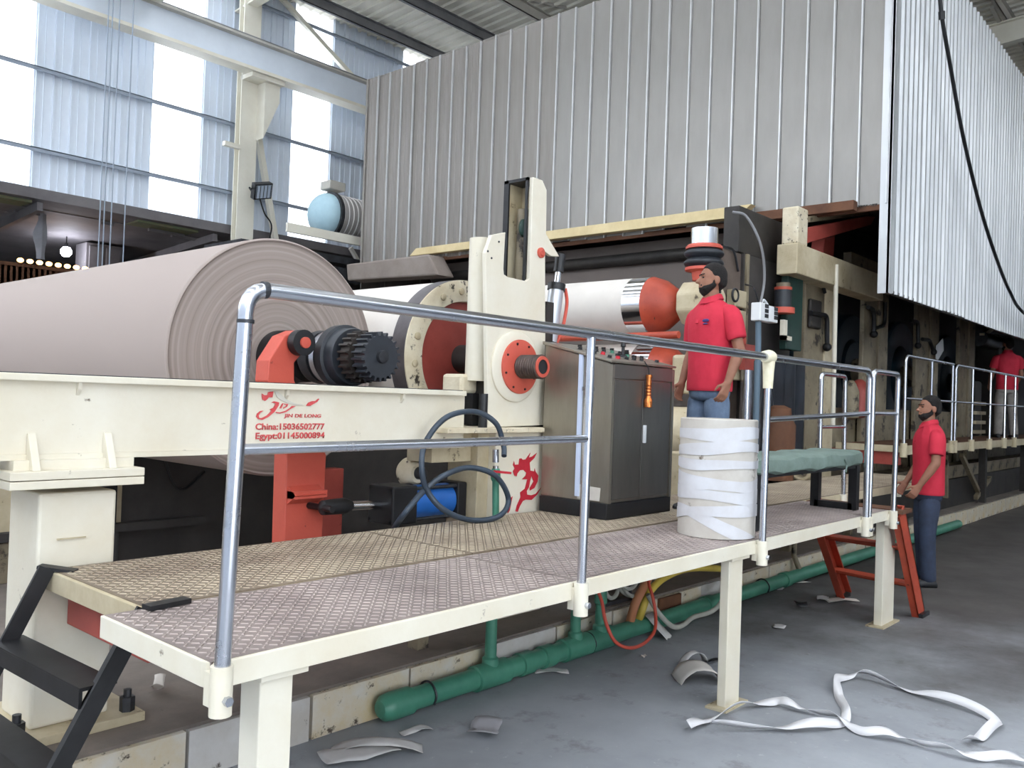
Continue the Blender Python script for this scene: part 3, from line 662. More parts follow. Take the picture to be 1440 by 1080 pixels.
def lat(name, m, prof, par=jr, x=RX, z=RZ, seg=40): return MB().lathe((x, 0, z), AX, prof, seg).build(name, m, par, smooth=True)
lat('bearing_housing', BLACKS, [(4.22, .10), (4.23, .145), (4.40, .15), (4.42, .165), (4.53, .165)])
lat('spool_shaft', DSTEEL, [(3.58, .06), (3.59, .085), (4.30, .095)])
lat('collar', DSTEEL, [(4.05, .09), (4.05, .15), (4.10, .155), (4.13, .15), (4.13, .09)])
lat('collar', STEEL, [(3.985, .09), (3.985, .148), (4.02, .152), (4.02, .09)])
lat('flanged_wheel', RUBBER, [(3.80, .08), (3.80, .155), (3.815, .162), (3.87, .162), (3.875, .18), (3.93, .18), (3.935, .09)])
def gear(y0, y1, r, n, name, m, par):
    pts = []
    for k in range(n):
        for da, rr in ((0, r-.022), (.28, r-.02), (.38, r), (.62, r), (.72, r-.02)):
            a = 2*PI*(k+da)/n; pts.append((RX+math.cos(a)*rr, y0, RZ+math.sin(a)*rr))
    return MB().prism(pts, (0, y1-y0, 0)).build(name, m, par)
gear(3.70, 3.775, .145, 22, 'gear', mat('greasy_gear', (72, 66, 62), (52, 46, 44), .5, .4, 10), jr)
g = gear(3.575, 3.665, .135, 22, 'gear', RUBBER, jr)
hb = MB().lathe((RX, 0, RZ), AX, [(3.55, .02), (3.552, .034), (3.60, .036)], 20).build('gear_hub', DSTEEL, None, smooth=True); hb.parent = g
# ---- orange release arm
ra = thing('release_arm', 'bright orange bent steel arm behind the cream beam with a small roller at its tip', 'machine arm', (2.8, 3.98, .215))
pts = [(401, 775), (451, 773), (459, 640), (440, 590), (414, 535), (414, 510), (430, 492), (420, 464), (400, 472), (378, 507), (376, 535), (393, 590), (403, 640)]
arm = [P(*p, 'Y', 3.94) for p in pts]; arm[0].z = arm[1].z = .22
MB().prism(arm, (0, .12, 0)).build('arm_plate', ORANGE, ra, bevel=.006)
rc = P(424, 482, 'Y', 3.90)
MB().lathe(rc, AX, [(-.03, .045), (-.028, .07), (.03, .07), (.032, .045)], 28).build('roller', BLACKS, ra, smooth=True)
MB().lathe(rc, AX, [(-.045, .01), (-.043, .03), (.06, .03)], 20).build('roller_pin', ORANGE, ra, smooth=True)
cv = P(445, 694, 'Y', 3.90)
MB().box((cv.x-.16, 3.87, cv.z-.02), (cv.x+.05, 3.95, cv.z+.02)).prism([(cv.x-.16, 3.95, cv.z-.06), (cv.x-.16, 3.86, cv.z), (cv.x-.16, 3.95, cv.z+.05)], (.2, 0, 0)).build('clevis_bracket', ORANGE, ra)
ra2 = thing('rear_release_arm', 'dark red machine arm in the shadow beneath the cream beam', 'machine arm', (3.4, 4.6, .215))
MB().box((3.30, 4.55, .215), (3.52, 4.65, 1.1)).build('arm_plate', REDP, ra2, bevel=.006)
# ---- blue hydraulic cylinder
hy = thing('hydraulic_cylinder', 'blue hydraulic cylinder with polished rod pushing the orange arm', 'cylinder', (3.5, 3.8, .86))
cy = 3.82; zc = P(620, 702, 'Y', cy).z
bx0, bx1 = P(575, 700, 'Y', cy).x, 3.74; ex0, ex1 = P(535, 698, 'Y', cy).x, P(570, 698, 'Y', cy).x
MB().lathe((0, cy, zc), (1, 0, 0), [(bx0-.03, .05), (bx0-.03, .1), (bx1, .1), (bx1, .05)], 28).build('barrel', BLUE, hy, smooth=True)
MB().box((ex0, cy-.11, zc-.11), (ex1, cy+.11, zc+.11)).build('end_block', BLACKS, hy, bevel=.01)
MB().box((bx1, cy-.11, zc-.11), (bx1+.08, cy+.11, zc+.11)).build('end_block', BLACKS, hy, bevel=.01)
for dy in (-.09, .09):
    for dz in (-.09, .09): MB().cyl((ex0, cy+dy, zc+dz), (bx1+.085, cy+dy, zc+dz), .011, seg=8).build('tie_rod', DSTEEL, hy, smooth=True)
rx0 = P(490, 695, 'Y', cy).x; rx1 = P(456, 696, 'Y', cy).x
MB().cyl((rx0-.02, cy, zc+.01), (ex0, cy, zc), .026, seg=16).build('piston_rod', CHROME, hy, smooth=True)
MB().lathe((0, cy, zc+.012), (1, 0, 0), [(rx1-.03, .012), (rx1-.01, .04), (rx0-.03, .045), (rx0+.02, .028)], 18).build('rod_clevis', BLACKS, hy, smooth=True)
MB().cyl((rx1-.01, cy-.09, zc+.012), (rx1-.01, cy+.12, zc+.012), .018, seg=12).build('clevis_pin', BLACKS, hy, smooth=True)
vl = P(578, 664, 'Y', 3.95)
t = thing('grimy_valve', 'grimy round valve body mounted above the blue cylinder', 'valve', vl)
MB().lathe(vl, (0, 1, 0), [(-.07, .03), (-.068, .06), (-.03, .085), (.03, .09), (.06, .07)], 24).build('valve_body', CHIPPED, t, smooth=True)
MB().lathe(vl, (0, 1, 0), [(-.12, .02), (-.11, .035), (-.06, .04)], 16).build('bonnet', DSTEEL, t, smooth=True)
MB().box((vl.x-.02, 3.92, vl.z-.16), (vl.x+.09, 4.0, vl.z-.04)).build('valve_foot', DARKM, t, bevel=.01)
MB().cyl(vl+V(.03, 0, .05), vl+V(.03, 0, .3), .03, seg=12).build('riser', DARKM, t, smooth=True)

# ---- reel stand (tower)
tw = thing('reel_stand', 'cream forked reel stand with a red bearing flange and a red painted dragon', 'machine stand', (4.15, 3.7, .215))
FY = 3.60
def tz(zx, zy): return P(680+zx/6.747, 240+zy/6.75, 'Y', FY)
tp = [P(686, 601, 'Y', FY), P(764, 598, 'Y', FY), P(767, 480, 'Y', FY), tz(585, 770), tz(640, 810), tz(720, 815), tz(705, 790), tz(595, 600), tz(600, 185), tz(560, 90), tz(470, 60), tz(440, 970), tz(438, 1025), tz(410, 1050), tz(235, 1010), tz(195, 985), tz(190, 930), tz(208, 585), tz(80, 610), tz(20, 780)]
tp = [V(p.x, FY, p.z) for p in tp]
MB().prism(tp, (0, .03, 0)).build('front_plate', CREAM, tw, bevel=.003)
xl = 3.845
MB().cyl((3.925, 3.76, 1.70), (3.925, 3.76, 2.6), .078, seg=24).build('guide_column', CREAM, tw, smooth=True)
MB().box((3.80, 3.77, 1.62), (3.95, 3.95, 1.74)).build('column_foot', CHIPPED, tw, bevel=.02)
MB().box((3.93, 3.63, 1.42), (4.35, 3.85, 2.30)).build('stand_core', DARKM, tw)
MB().box((3.985, 3.63, 2.30), (4.2, 3.83, 2.36)).build('slot_floor', DARKM, tw)
MB().box((3.85, 3.72, 1.42), (3.96, 3.84, 1.62)).build('dark_block', BLACKS, tw)
MB().cyl((3.80, 3.58, 1.41), (3.80, 3.58, 1.62), .028, seg=14).build('black_rod', BLACK, tw, smooth=True)
pz0, pz1 = tz(470, 970).z, tz(470, 60).z
MB().box((4.20, 3.80, 2.28), (4.37, 3.83, pz1-.01)).build('back_plate', CREAM_D, tw)
MB().box((4.345, 3.63, 2.28), (4.37, 3.80, pz1-.02)).build('channel_web', CREAM_D, tw)
MB().box((4.195, 3.628, 2.36), (4.21, 3.645, pz1)).box((4.195, 3.79, 2.36), (4.21, 3.832, pz1)).box((4.195, 3.628, pz1-.02), (4.36, 3.83, pz1)).build('channel_lip', BLACKS, tw)
MB().cyl((4.28, 3.73, 2.3), (4.28, 3.73, 2.85), .04, seg=14).build('lift_screw', CREAM_O, tw, smooth=True)
MB().sphere((4.25, 3.70, 2.72), (.035, .03, .06), 10, 8).build('grease_cup', GREEND, tw, smooth=True)
rp = tz(540, 780)
MB().lathe((rp.x, FY, rp.z), (0, -1, 0), [(0, .034), (.012, .034), (.016, .02), (.02, .018)], 20).build('red_button', ORANGE, tw, smooth=True)
for zx, zy in ((145, 675), (75, 830), (40, 765)):
    q = tz(zx, zy); MB().lathe((q.x, FY, q.z), (0, -1, 0), [(0, .007), (.004, .006)], 8).build('bolt', DSTEEL, tw)
BC = V(4.10, FY, 1.80)
MB().lathe(BC, (0, -1, 0), [(0, .225), (.012, .225), (.02, .215), (.022, .16), (.022, .05)], 56).build('bearing_ring', CREAM, tw, smooth=True)
MB().lathe(BC+V(.02, 0, 0), (0, -1, 0), [(.02, .172), (.034, .172), (.036, .168), (.036, .05)], 56).build('red_flange', ORANGE, tw, smooth=True)
for k in range(8):
    a = 2*PI*k/8+.3; MB().lathe(BC+V(.02+.148*math.cos(a), 0, .148*math.sin(a)), (0, -1, 0), [(.034, .008), (.042, .007)], 8).build('flange_bolt', BLACK, tw)
sp = []
for k in range(17): sp += [(.036+k*.0095, .076 if k % 2 else .070)]
sp += [(.2, .078), (.205, .07), (.205, .045)]
MB().lathe(BC+V(.025, 0, 0), (0, -1, 0), sp, 36).build('threaded_shaft', mat('worn_thread', (96, 80, 72), (70, 58, 54), .5, .4, 20), tw, smooth=False)
MB().lathe(BC+V(.025, 0, 0), (0, -1, 0), [(.2, .045), (.2, .068), (.212, .066), (.212, .045)], 36, cap=False).build('shaft_end_ring', ORANGE, tw, smooth=True)
MB().lathe(BC+V(.025, 0, 0), (0, -1, 0), [(.19, .046), (.2055, .045)], 28).build('shaft_bore', BLACK, tw)
# pedestal below
MB().box((3.43, 3.50, 1.385), (4.30, 3.9, 1.415)).box((4.30, 3.56, 1.385), (4.42, 3.9, 1.415)).build('table_plate', CHIPPED, tw, bevel=.004)
MB().box((3.93, 3.585, .215), (4.425, 3.95, 1.386)).build('pedestal', CREAM, tw, bevel=.006)
MB().box((3.83, 3.64, .215), (3.93, 3.9, 1.386)).build('pedestal_wing', CREAM_D, tw, bevel=.004)
MB().box((3.50, 3.70, 1.20), (3.84, 3.92, 1.386)).build('bracket_block', CREAM_D, tw, bevel=.004)
MB().box((4.42, 3.62, .9), (4.5, 3.95, 2.25)).build('dark_side', DARKM, tw)
dr = [(320, 280), (330, 330), (385, 325), (395, 245), (420, 240), (440, 260), (480, 255), (545, 165), (525, 230), (570, 215), (635, 165), (600, 235), (535, 300), (545, 410), (600, 420), (605, 380), (615, 420), (655, 480), (645, 560), (600, 650), (540, 685), (535, 650), (590, 560), (560, 480), (540, 560), (525, 640), (495, 690), (500, 740), (560, 750), (620, 730), (690, 650), (640, 740), (560, 815), (480, 810), (440, 830), (400, 900), (370, 980), (340, 970), (360, 890), (410, 780), (405, 710), (470, 660), (505, 530), (430, 530), (480, 480), (490, 440), (450, 400), (400, 405), (365, 450), (355, 490), (325, 480), (305, 420), (330, 380), (305, 330)]
def dz(zx, zy, y=3.583): p = P(690+zx/9.82, 620+zy/9.82, 'Y', y); return V(p.x, y, p.z)
MB().prism([dz(*p) for p in dr], (0, -.003, 0)).build('dragon_emblem', RED_DRAG, tw)
MB().prism([dz(*p) for p in ((300, 765), (285, 830), (260, 960), (235, 1000), (220, 960), (240, 870), (275, 790))], (0, -.003, 0)).build('dragon_emblem', RED_DRAG, tw)
# pneumatic cylinder beside the stand
pc = thing('pneumatic_cylinder', 'pale pneumatic cylinder with black end caps beside the reel stand', 'cylinder', (4.7, 3.68, 1.9))
a, b_ = P(788, 362, 'Y', 3.68), P(771, 492, 'Y', 3.68); u = (b_-a)
MB().tube([a+u*.35, a+u*.93], .052, 18).build('barrel', mat('pale_aluminium', (206, 210, 216), None, .35, .6), pc, smooth=True)
MB().tube([a+u*.29, a+u*.36], .062, 12).build('end_cap', BLACK, pc, smooth=True)
MB().tube([a+u*.92, a+u*1.02], .062, 12).build('end_cap', BLACK, pc, smooth=True)
MB().tube([a, a+u*.3], .022, 12).build('piston_rod', CHROME, pc, smooth=True)
MB().tube([a-u*.03, a+u*.16], .036, 12).build('rod_end', BLACK, pc, smooth=True)
tag(MB().tube(smooth_path([a+u*.33+V(.06, -.03, 0), a+u*.5+V(.1, -.03, 0), a+u*.8+V(.08, -.03, 0), a+u*1.0+V(.05, 0, 0)]), .012, 8).build('air_line', RHOSE, pc, smooth=True), 'thin red air line')
# ---- reel drum
dm = thing('reel_drum', 'large reel drum wrapped in pale paper with a bolted cream rim and red end plate', 'drum', (4.33, 7, 1.3))
DX, DZ_, DR = 4.33, 1.865, .555; DY = 4.28
MB().lathe((DX, DY, DZ_), AX, [(.14, DR-.004), (5.4, DR-.004), (5.4, .2)], 80, cap=False).build('paper_wrap', PAPERW, dm, smooth=True)
MB().lathe((DX, DY, DZ_), AX, [(.01, DR-.02), (.01, DR+.002), (.145, DR+.002), (.145, DR-.03)], 80, cap=False).build('dark_band', mat('worn_band', (104, 98, 100), (84, 80, 82), .5, .4, 6), dm, smooth=True)
MB().lathe((DX, DY, DZ_), AX, [(.03, .40), (0.0, .405), (-.005, DR-.03), (.0, DR), (.02, DR)], 80, cap=False).build('rim', CHIPPED, dm, smooth=True)
MB().lathe((DX, DY, DZ_), AX, [(.06, .09), (.05, .395), (.03, .402)], 64).build('end_plate', REDP, dm, smooth=True)
MB().lathe((DX, DY, DZ_), AX, [(-.35, .09), (.06, .10)], 32).build('journal', DARKM, dm, smooth=True)
for k in range(16):
    a_ = 2*PI*(k+.3)/16
    MB().lathe((DX+.475*math.cos(a_), DY, DZ_+.475*math.sin(a_)), (0, -1, 0), [(0, .026), (.014, .024), (.018, .014)], 10).build('rim_bolt', CREAM_D, dm, smooth=True)
# ---- air hose and green air line
ah = thing('air_hose', 'dark rubber hose looping in front of the blue cylinder', 'hose', (3.4, 3.45, ZP))
hp = [(558, 745), (575, 722), (600, 690), (625, 668), (655, 657), (687, 668), (703, 700), (690, 724), (655, 730), (622, 718), (602, 692), (597, 660), (604, 622), (632, 587), (668, 579), (693, 595), (699, 625), (697, 640)]
b = MB().tube([p+V(0, .05*math.sin(i*.08)-.02, 0) for i, p in enumerate(smooth_path([P(548, 775, 'Y', 3.64), P(553, 757, 'Y', 3.62)]+[P(*p, 'Y', 3.6 if i == 0 else 3.46-.02*(i % 2)) for i, p in enumerate(hp)], 7))], .0165, 10)
b.build('hose_tube', HOSEG, ah, smooth=True)
MB().tube([P(697, 632, 'Y', 3.46), P(697, 650, 'Y', 3.46)], .02, 10).build('hose_fitting', STEEL, ah, smooth=True)
gl = thing('air_tap', 'green plastic riser with a red lever tap at the foot of the reel stand', 'pipe', (3.79, 3.47, ZP))
q0, q1 = P(697, 735, 'Y', 3.47), P(697, 655, 'Y', 3.47); q0.z = ZP
MB().tube([q0, q0+(q1-q0)*.75], .021, 14).build('riser', GREEN, gl, smooth=True)
MB().tube([q0+(q1-q0)*.72, q0+(q1-q0)*.76, q0+(q1-q0)*.9, q0+(q1-q0)*.95], [.024, .03, .03, .022], 14).build('socket', GREEN, gl, smooth=True)
MB().tube([q0+(q1-q0)*.93, q1], .017, 12).build('tap_body', CHROME, gl, smooth=True)
MB().bar(q1+V(-.04, -.03, -.03), q1+V(.1, -.03, -.045), .02, .014).build('tap_lever', RED_DRAG, gl)

# ================================================================== DRYER HOOD
HX, HY, HYB, HZ, HT = 9.2, 3.0, 11.62, 3.755, 6.95
hd = thing('dryer_hood', 'towering dryer hood clad in ribbed galvanised sheets above the machine', 'hood', (14, 7, 2.84))
n = 29; w = (HYB-HY)/n
def hood_panel(m, dent):
    b = MB(); z0, z1 = HZ-.0, HT
    b.box((0, .004, z0), (.012, w-.004, z1))
    if dent:
        for q in (.33, .66): b.prism([(0, w*q-.008, z0), (-.008, w*q, z0), (0, w*q+.008, z0)], (0, 0, z1-z0))
    return b.mesh('panel', m, recalc=True)
seam_me = MB().prism([(0, 0.0, HZ), (-.026, .006, HZ), (-.026, .022, HZ), (0, .03, HZ)], (0, 0, HT-HZ)).mesh('seam_rib', SEAM, recalc=True)
pm1, pm2, pm3 = hood_panel(GALV, 0), hood_panel(GALV_OLD, 1), hood_panel(GALV_OLD, 0)
random.seed(11)
for k in range(n):
    me = pm1 if k < 15 else (pm2 if k > 19 else pm3)
    o = inst(me, 'panel', (HX+random.uniform(-.004, .004), HY+k*w, random.uniform(-.02, .02)), hd)
    r_ = inst(seam_me, 'seam_rib', (0, 0, 0)); r_.parent = o
MB().box((HX-.02, HYB-.02, HZ-.03), (HX+.03, HYB+.03, HT)).build('corner_trim', GALV_OLD, hd)
# side sheets: trapezoid corrugation, one sheet per metre
b = MB(); z0, z1 = 2.84, HT; pr_ = []
for k in range(6):
    x = k/6; pr_ += [(x, 0), (x+.045, 0), (x+.062, -.028), (x+.10, -.028), (x+.117, 0)]
pr_ += [(1.0, 0)]
for (xa, ya), (xb, yb) in zip(pr_, pr_[1:]): b.add([(xa, ya, z0), (xb, yb, z0), (xb, yb, z1), (xa, ya, z1)], [(0, 1, 2, 3)])
for (xa, ya), (xb, yb) in zip(pr_, pr_[1:]): b.add([(xa, ya+.006, z0), (xb, yb+.006, z0), (xb, yb+.006, z1), (xa, ya+.006, z1)], [(3, 2, 1, 0)])
sme = b.mesh('side_panel', GALV_S)
for k in range(26): inst(sme, 'side_panel', (HX+.06+k, HY+random.uniform(-.004, .004), random.uniform(-.01, .01)), hd)
MB().box((HX-.012, HY-.035, 2.82), (HX+.09, HY-.005, HT)).box((HX-.012, HY-.03, 2.82), (HX, HY+.08, HT)).build('corner_trim', GALV_S, hd)
MB().box((HX, HY, HT-.03), (35.2, HYB, HT)).build('hood_roof', GALV_OLD, hd)
MB().box((HX, HYB, .2), (35.2, HYB+.02, HT)).build('rear_wall', GALV_OLD, hd)
MB().box((HX+.0, HY+.06, 3.70), (HX+.05, HYB, 3.755)).build('bottom_rail', RUST, hd)
MB().box((HX+.05, HY+.0, 2.83), (35.2, HY+.04, 2.87)).build('bottom_rail', DARKM, hd)
# ragged edge of lint along the lower rim of the front sheets
b = MB(); random.seed(4)
for k in range(260):
    y = HY+.1+random.random()*1.5; z = HZ-.01; d = V(random.uniform(-.02, .01), random.uniform(-.05, .05), -random.uniform(.01, .05))
    p = V(HX-.012, y, z+.02); b.add([p, p+V(0, .008, 0), p+d], [(0, 1, 2)])
o = b.build('lint_fringe', DARKM, hd, recalc=False); o['kind'] = 'stuff'
c = [P(1058, 297, 'X', 9.13), P(575, 352, 'X', 9.13)]
MB().prism([(9.05, 4.45, 3.90), (9.05, 4.62, 3.77), (9.05, 10.25, 3.79), (9.05, 10.1, 3.90)], (.12, 0, 0)).build('lintel_beam', mat('lintel_cream', (226, 206, 160), (206, 184, 136), .55, 0, 3, (110, 80, 60), .30, 6), hd, bevel=.005)
MB().box((9.05, 3.3, 3.70), (9.16, 4.5, 3.80)).build('rusty_angle', RUST, hd)
MB().prism([(8.85, 9.35, 3.40), (8.85, 11.55, 3.46), (8.85, 11.6, 3.74), (8.85, 9.6, 3.74)], (.35, 0, 0)).build('dusty_ledge', mat('dusty_grey', (150, 138, 130), (128, 116, 108), .9, 0, 2), hd, bevel=.03)
# ---- inside of the hood
fw = thing('felt_web', 'brownish felt sheet stretched up behind the press rolls under the hood', 'felt', (9.6, 7, .3))
MB().box((9.6, 4.6, .3), (9.62, 10.2, 3.72)).build('felt_sheet', WEB, fw)
MB().lathe((9.55, 0, 3.5), AX, [(4.5, .08), (10.2, .08)], 20).build('felt_roll', DARKM, fw, smooth=True)
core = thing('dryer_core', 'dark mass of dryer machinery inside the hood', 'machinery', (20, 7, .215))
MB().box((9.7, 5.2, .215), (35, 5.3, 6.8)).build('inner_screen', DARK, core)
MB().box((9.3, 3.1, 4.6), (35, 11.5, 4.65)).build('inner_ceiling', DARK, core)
# ---- duct behind the hood and gangway
dc = thing('spiral_duct', 'grey spiral duct entering the side of the dryer hood', 'duct', (9.5, 12.5, 4.3))
da = P(462, 303, 'Y', 12.9)
pr2 = []
L_ = 2.6
for k in range(27): pr2 += [(k*.1, .40), (k*.1+.06, .40), (k*.1+.075, .415), (k*.1+.09, .40)]
MB().lathe(da, (1, 0, 0), pr2, 32).build('duct_tube', mat('duct_grey', (196, 192, 190), (178, 174, 172), .5, .3, 2), dc, smooth=True)
MB().lathe(da, (1, 0, 0), [(-.02, .38), (-.02, .43), (.05, .43), (.05, .4)], 32).build('duct_collar', DSTEEL, dc, smooth=True)
MB().sphere(da+V(-.06, 0, 0), (.30, .39, .39), 20, 14).build('cloth_sleeve', CYAN, dc, smooth=True)
MB().box(da+V(-.1, -.15, .46), da+V(.25, .15, .62))  .build('damper_motor', PURLIN, dc, bevel=.02)
gw = thing('duct_gangway', 'dark steel gangway with a pale edge running below the spiral duct', 'gangway', (9.5, 12.4, 0))
g0, g1 = P(395, 322, 'Y', 12.3), P(516, 300, 'Y', 12.3)
MB().box((g0.x, 12.1, g0.z-.06), (g0.x+6, 12.16, g0.z+.09)).build('edge_beam', COLUMN, gw)
MB().box((g0.x-.8, 12.16, g0.z-.42), (g0.x+6, 13.3, g0.z-.3)).box((g0.x-.9, 12.1, g0.z-.75), (g0.x+6, 12.2, g0.z-.5)).build('walk_beam', DSTEEL, gw)
for dx in (0, 2.4): MB().box((g0.x+dx, 12.4, .2), (g0.x+dx+.12, 12.52, g0.z-.4)).build('leg', DSTEEL, gw)
MB().bar((g0.x+1.4, 12.25, g0.z-.1), (g0.x+2.0, 12.25, g0.z-.8), .06, .06).build('strut', PURLIN, gw)

# ================================================================== PRESS SECTION
PX = 7.2
def py(px, y, X=PX): return P(px, y, 'X', X)
def proll(name, label, z, ya, yb, yc, r):
    t = thing(name, label, 'roll', (PX, yb+2, z-r))
    MB().lathe((PX, 0, z), AX, [(yb, r), (10.2, r)], 56).build('paper_wrap', PAPERW, t, smooth=True)
    MB().lathe((PX, 0, z), AX, [(ya, r+.002), (yb+.01, r+.002)], 56).build('chrome_band', CHROME, t, smooth=True)
    MB().lathe((PX, 0, z), AX, [(yc, .11), (yc+.01, .13), (ya-.12, r*.86), (ya, r)], 48).build('red_head', ORANGE_D, t, smooth=True)
    MB().lathe((PX, 0, z), AX, [(yc-.35, .07), (yc+.02, .075)], 20).build('journal', DARKM, t, smooth=True)
    return t
q = py(905, 431); zU = q.z; rU = (py(905, 391).z-py(905, 471).z)/2
yb, ya, yc = py(897, 431).y, py(921, 431).y, py(958, 431).y
proll('upper_press_roll', 'pale press roll with chrome band and red domed head beside the standing man', zU, ya, yb, yc, rU)
zL = zU-2*rU-.09
proll('lower_press_roll', 'lower press roll with chrome band and red head behind the control cabinet', zL, ya-.1, yb-.1, yc-.1, rU)
bh = thing('bearing_block', 'cream faceted bearing block holding the upper press roll', 'bearing', (PX, yc-.15, zU-.25))
oc = []
for k in range(8):
    a_ = PI/8+k*PI/4; oc.append((PX+.21*math.cos(a_), yc-.05, zU+.0+.215*math.sin(a_)))
MB().prism(oc, (0, -.32, 0)).build('housing', CREAM_D, bh, bevel=.02)
MB().cyl((PX, yc-.34, zU+.02), (PX, yc-.37, zU+.02), .13, seg=24).build('cover', CREAM_D, bh, smooth=True)
for k in range(6):
    a_ = k*PI/3; MB().cyl((PX+.1*math.cos(a_), yc-.365, zU+.02+.1*math.sin(a_)), (PX+.1*math.cos(a_), yc-.385, zU+.02+.1*math.sin(a_)), .014, seg=6).build('bolt', DSTEEL, bh)
bl = thing('lower_bearing_block', 'grimy cream bearing block of the lower press roll', 'bearing', (PX, yc-.2, zL-.25))
MB().box((PX-.25, yc-.4, zL-.2), (PX+.25, yc-.06, zL+.16)).build('housing', CREAM_D, bl, bevel=.03)
MB().cyl((PX, yc-.4, zL), (PX, yc-.43, zL), .12, seg=24).build('cover', CREAM_O, bl, smooth=True)
# air bellows
ab = thing('air_bellows', 'black rubber air bellows with red flanges and chrome cylinder above the bearing block', 'bellows', (PX, yc-.18, zU+.25))
by = P(990, 360, 'X', PX).y
def bz(y): return P(990, y, 'X', PX).z
rb = .172
MB().lathe((PX, by, 0), (0, 0, 1), [(bz(396), .08), (bz(395), .10), (bz(383), .11), (bz(381), rb), (bz(377), rb)], 32).build('lower_flange', ORANGE, ab, smooth=True)
prf = []
for (a_, c_) in ((bz(377), bz(364)), (bz(364), bz(351))):
    for k in range(9): tt = k/8; prf.append((a_+(c_-a_)*tt, rb-.025+.04*math.sin(PI*tt)))
MB().lathe((PX, by, 0), (0, 0, 1), prf, 32).build('bellows', RUBBER, ab, smooth=True)
MB().lathe((PX, by, 0), (0, 0, 1), [(bz(351), rb), (bz(348), rb), (bz(345), rb-.02)], 32).build('upper_flange', ORANGE, ab, smooth=True)
MB().lathe((PX, by, 0), (0, 0, 1), [(bz(345), .125), (bz(322), .125)], 32).build('chrome_cylinder', CHROME, ab, smooth=True)
MB().tube(smooth_path([(PX+.1, by, bz(346)), (PX+.45, by-.05, bz(340)), (PX+.6, by-.05, bz(370))]), .012, 8).build('air_line', DSTEEL, ab, smooth=True)
# doctor pipe
tag(MB().cyl((6.95, 4.1, zU-rU-.03), (6.95, 9.5, zU-rU-.05), .035, seg=12).build('doctor_pipe', ORANGE_D, smooth=True), 'orange pipe running between the two press rolls', 'pipe')
# press frame
pf = thing('press_frame', 'tall grimy press frame plate with cream brackets behind the standing man', 'machine frame', (7.6, 4.1, .215))
x0, x1 = P(1002, 430, 'Y', 3.95).x, P(1046, 430, 'Y', 3.95).x
MB().box((x0, 3.98, .215), (x1+.02, 4.12, 3.12)).build('frame_plate', mat('frame_brown_grey', (122, 108, 98), (98, 86, 78), .6, .2, 3, (60, 48, 42), .36, 5), pf, bevel=.006)
MB().box((x1, 3.93, .215), (x1+.06, 4.05, 3.12)).build('frame_edge', CREAM_O, pf)
xa, xb = P(1029, 470, 'Y', 3.9).x, P(1046, 470, 'Y', 3.9).x
for (ya_, yb_) in ((408, 432), (436, 470), (488, 512), (516, 535)):
    MB().box((xa, 3.88, P(1038, yb_, 'Y', 3.9).z), (xb, 3.97, P(1038, ya_, 'Y', 3.9).z)).build('bracket', CREAM_D, pf, bevel=.01)
MB().lathe((xa+.1, 3.88, P(1038, 480, 'Y', 3.9).z), (0, -1, 0), [(0, .07), (.05, .07), (.06, .04)], 20).build('red_knob', ORANGE, pf, smooth=True)
q = P(1034, 415, 'Y', 3.88); MB().tube(smooth_path([q+V(.06*math.cos(k*PI/6), 0, .06*math.sin(k*PI/6)) for k in range(12)], 3, True), .012, 8, closed=True).build('lifting_eye', DSTEEL, pf, smooth=True)
MB().box((7.78, 3.95, 3.12), (8.95, 4.12, 3.58)).build('top_beam', DARKM, pf, bevel=.01)
MB().box((7.9, 3.95, .215), (9.05, 4.0, 3.12)).build('black_panel', DARK, pf)
for i, (px, ww) in enumerate(((1052, .06), (1062, .05), (1070, .04))):
    x = P(px, 540, 'Y', 3.8).x; MB().cyl((x, 3.82, .9), (x, 3.82, 1.95+.1*i), ww, seg=12).build('polished_rod', DSTEEL if i else STEEL, pf, smooth=True)
x = P(1056, 500, 'Y', 3.8).x; MB().box((x-.12, 3.8, 1.95), (x+.1, 3.86, 2.2)).build('red_cover', REDP, pf)
# control gauges on the dark panel
for px, py_ in ((1085, 515), (1095, 515), (1088, 543), (1078, 527), (1097, 527)):
    q = P(px, py_, 'Y', 3.93); MB().lathe((q.x, 3.955, q.z), (0, -1, 0), [(0, .035), (.03, .035), (.035, .02)], 16).build('gauge', DSTEEL, pf, smooth=True)
dkc = thing('dark_curtain', 'dark blue-black oily sheet hanging beside the press frame', 'curtain', (8.7, 3.8, .87))
b = MB(); rg = []
for k in range(25):
    x = 8.05+k*.045; rg.append([V(x, 3.78+.035*math.sin(k*1.1), .87), V(x, 3.80+.035*math.sin(k*1.1), .87), V(x, 3.80+.03*math.sin(k*1.1+.3), 2.1), V(x, 3.78+.03*math.sin(k*1.1+.3), 2.1)])
b.loft(rg); b.build('sheet', mat('oily_sheet', (34, 38, 46), (24, 26, 32), .4, 0, 3), dkc, smooth=True)
MB().box((8.0, 3.82, 2.05), (9.2, 3.88, 2.12)).build('hanging_bar', DARKM, dkc)
# guide roll low behind the man
gq = P(991, 612, 'Y', 3.85)
gd = thing('guide_roll', 'cream-rimmed guide roll with a red end disc behind the standing man', 'roll', (gq.x, 5, gq.z-.25))
MB().lathe((gq.x, 0, gq.z), AX, [(3.85, .215), (3.84, .24), (3.9, .25), (9, .25)], 48, cap=False).build('rim', CREAM_D, gd, smooth=True)
MB().lathe((gq.x, 0, gq.z), AX, [(3.87, .06), (3.86, .20), (3.87, .217)], 40).build('end_disc', ORANGE_D, gd, smooth=True)
MB().lathe((gq.x, 0, gq.z), AX, [(3.72, .05), (3.88, .05)], 16).build('journal', DARKM, gd, smooth=True)
MB().box((gq.x-.12, 3.66, .795), (gq.x+.12, 3.8, gq.z+.08)).build('bearing_post', CREAM_D, gd, bevel=.02)
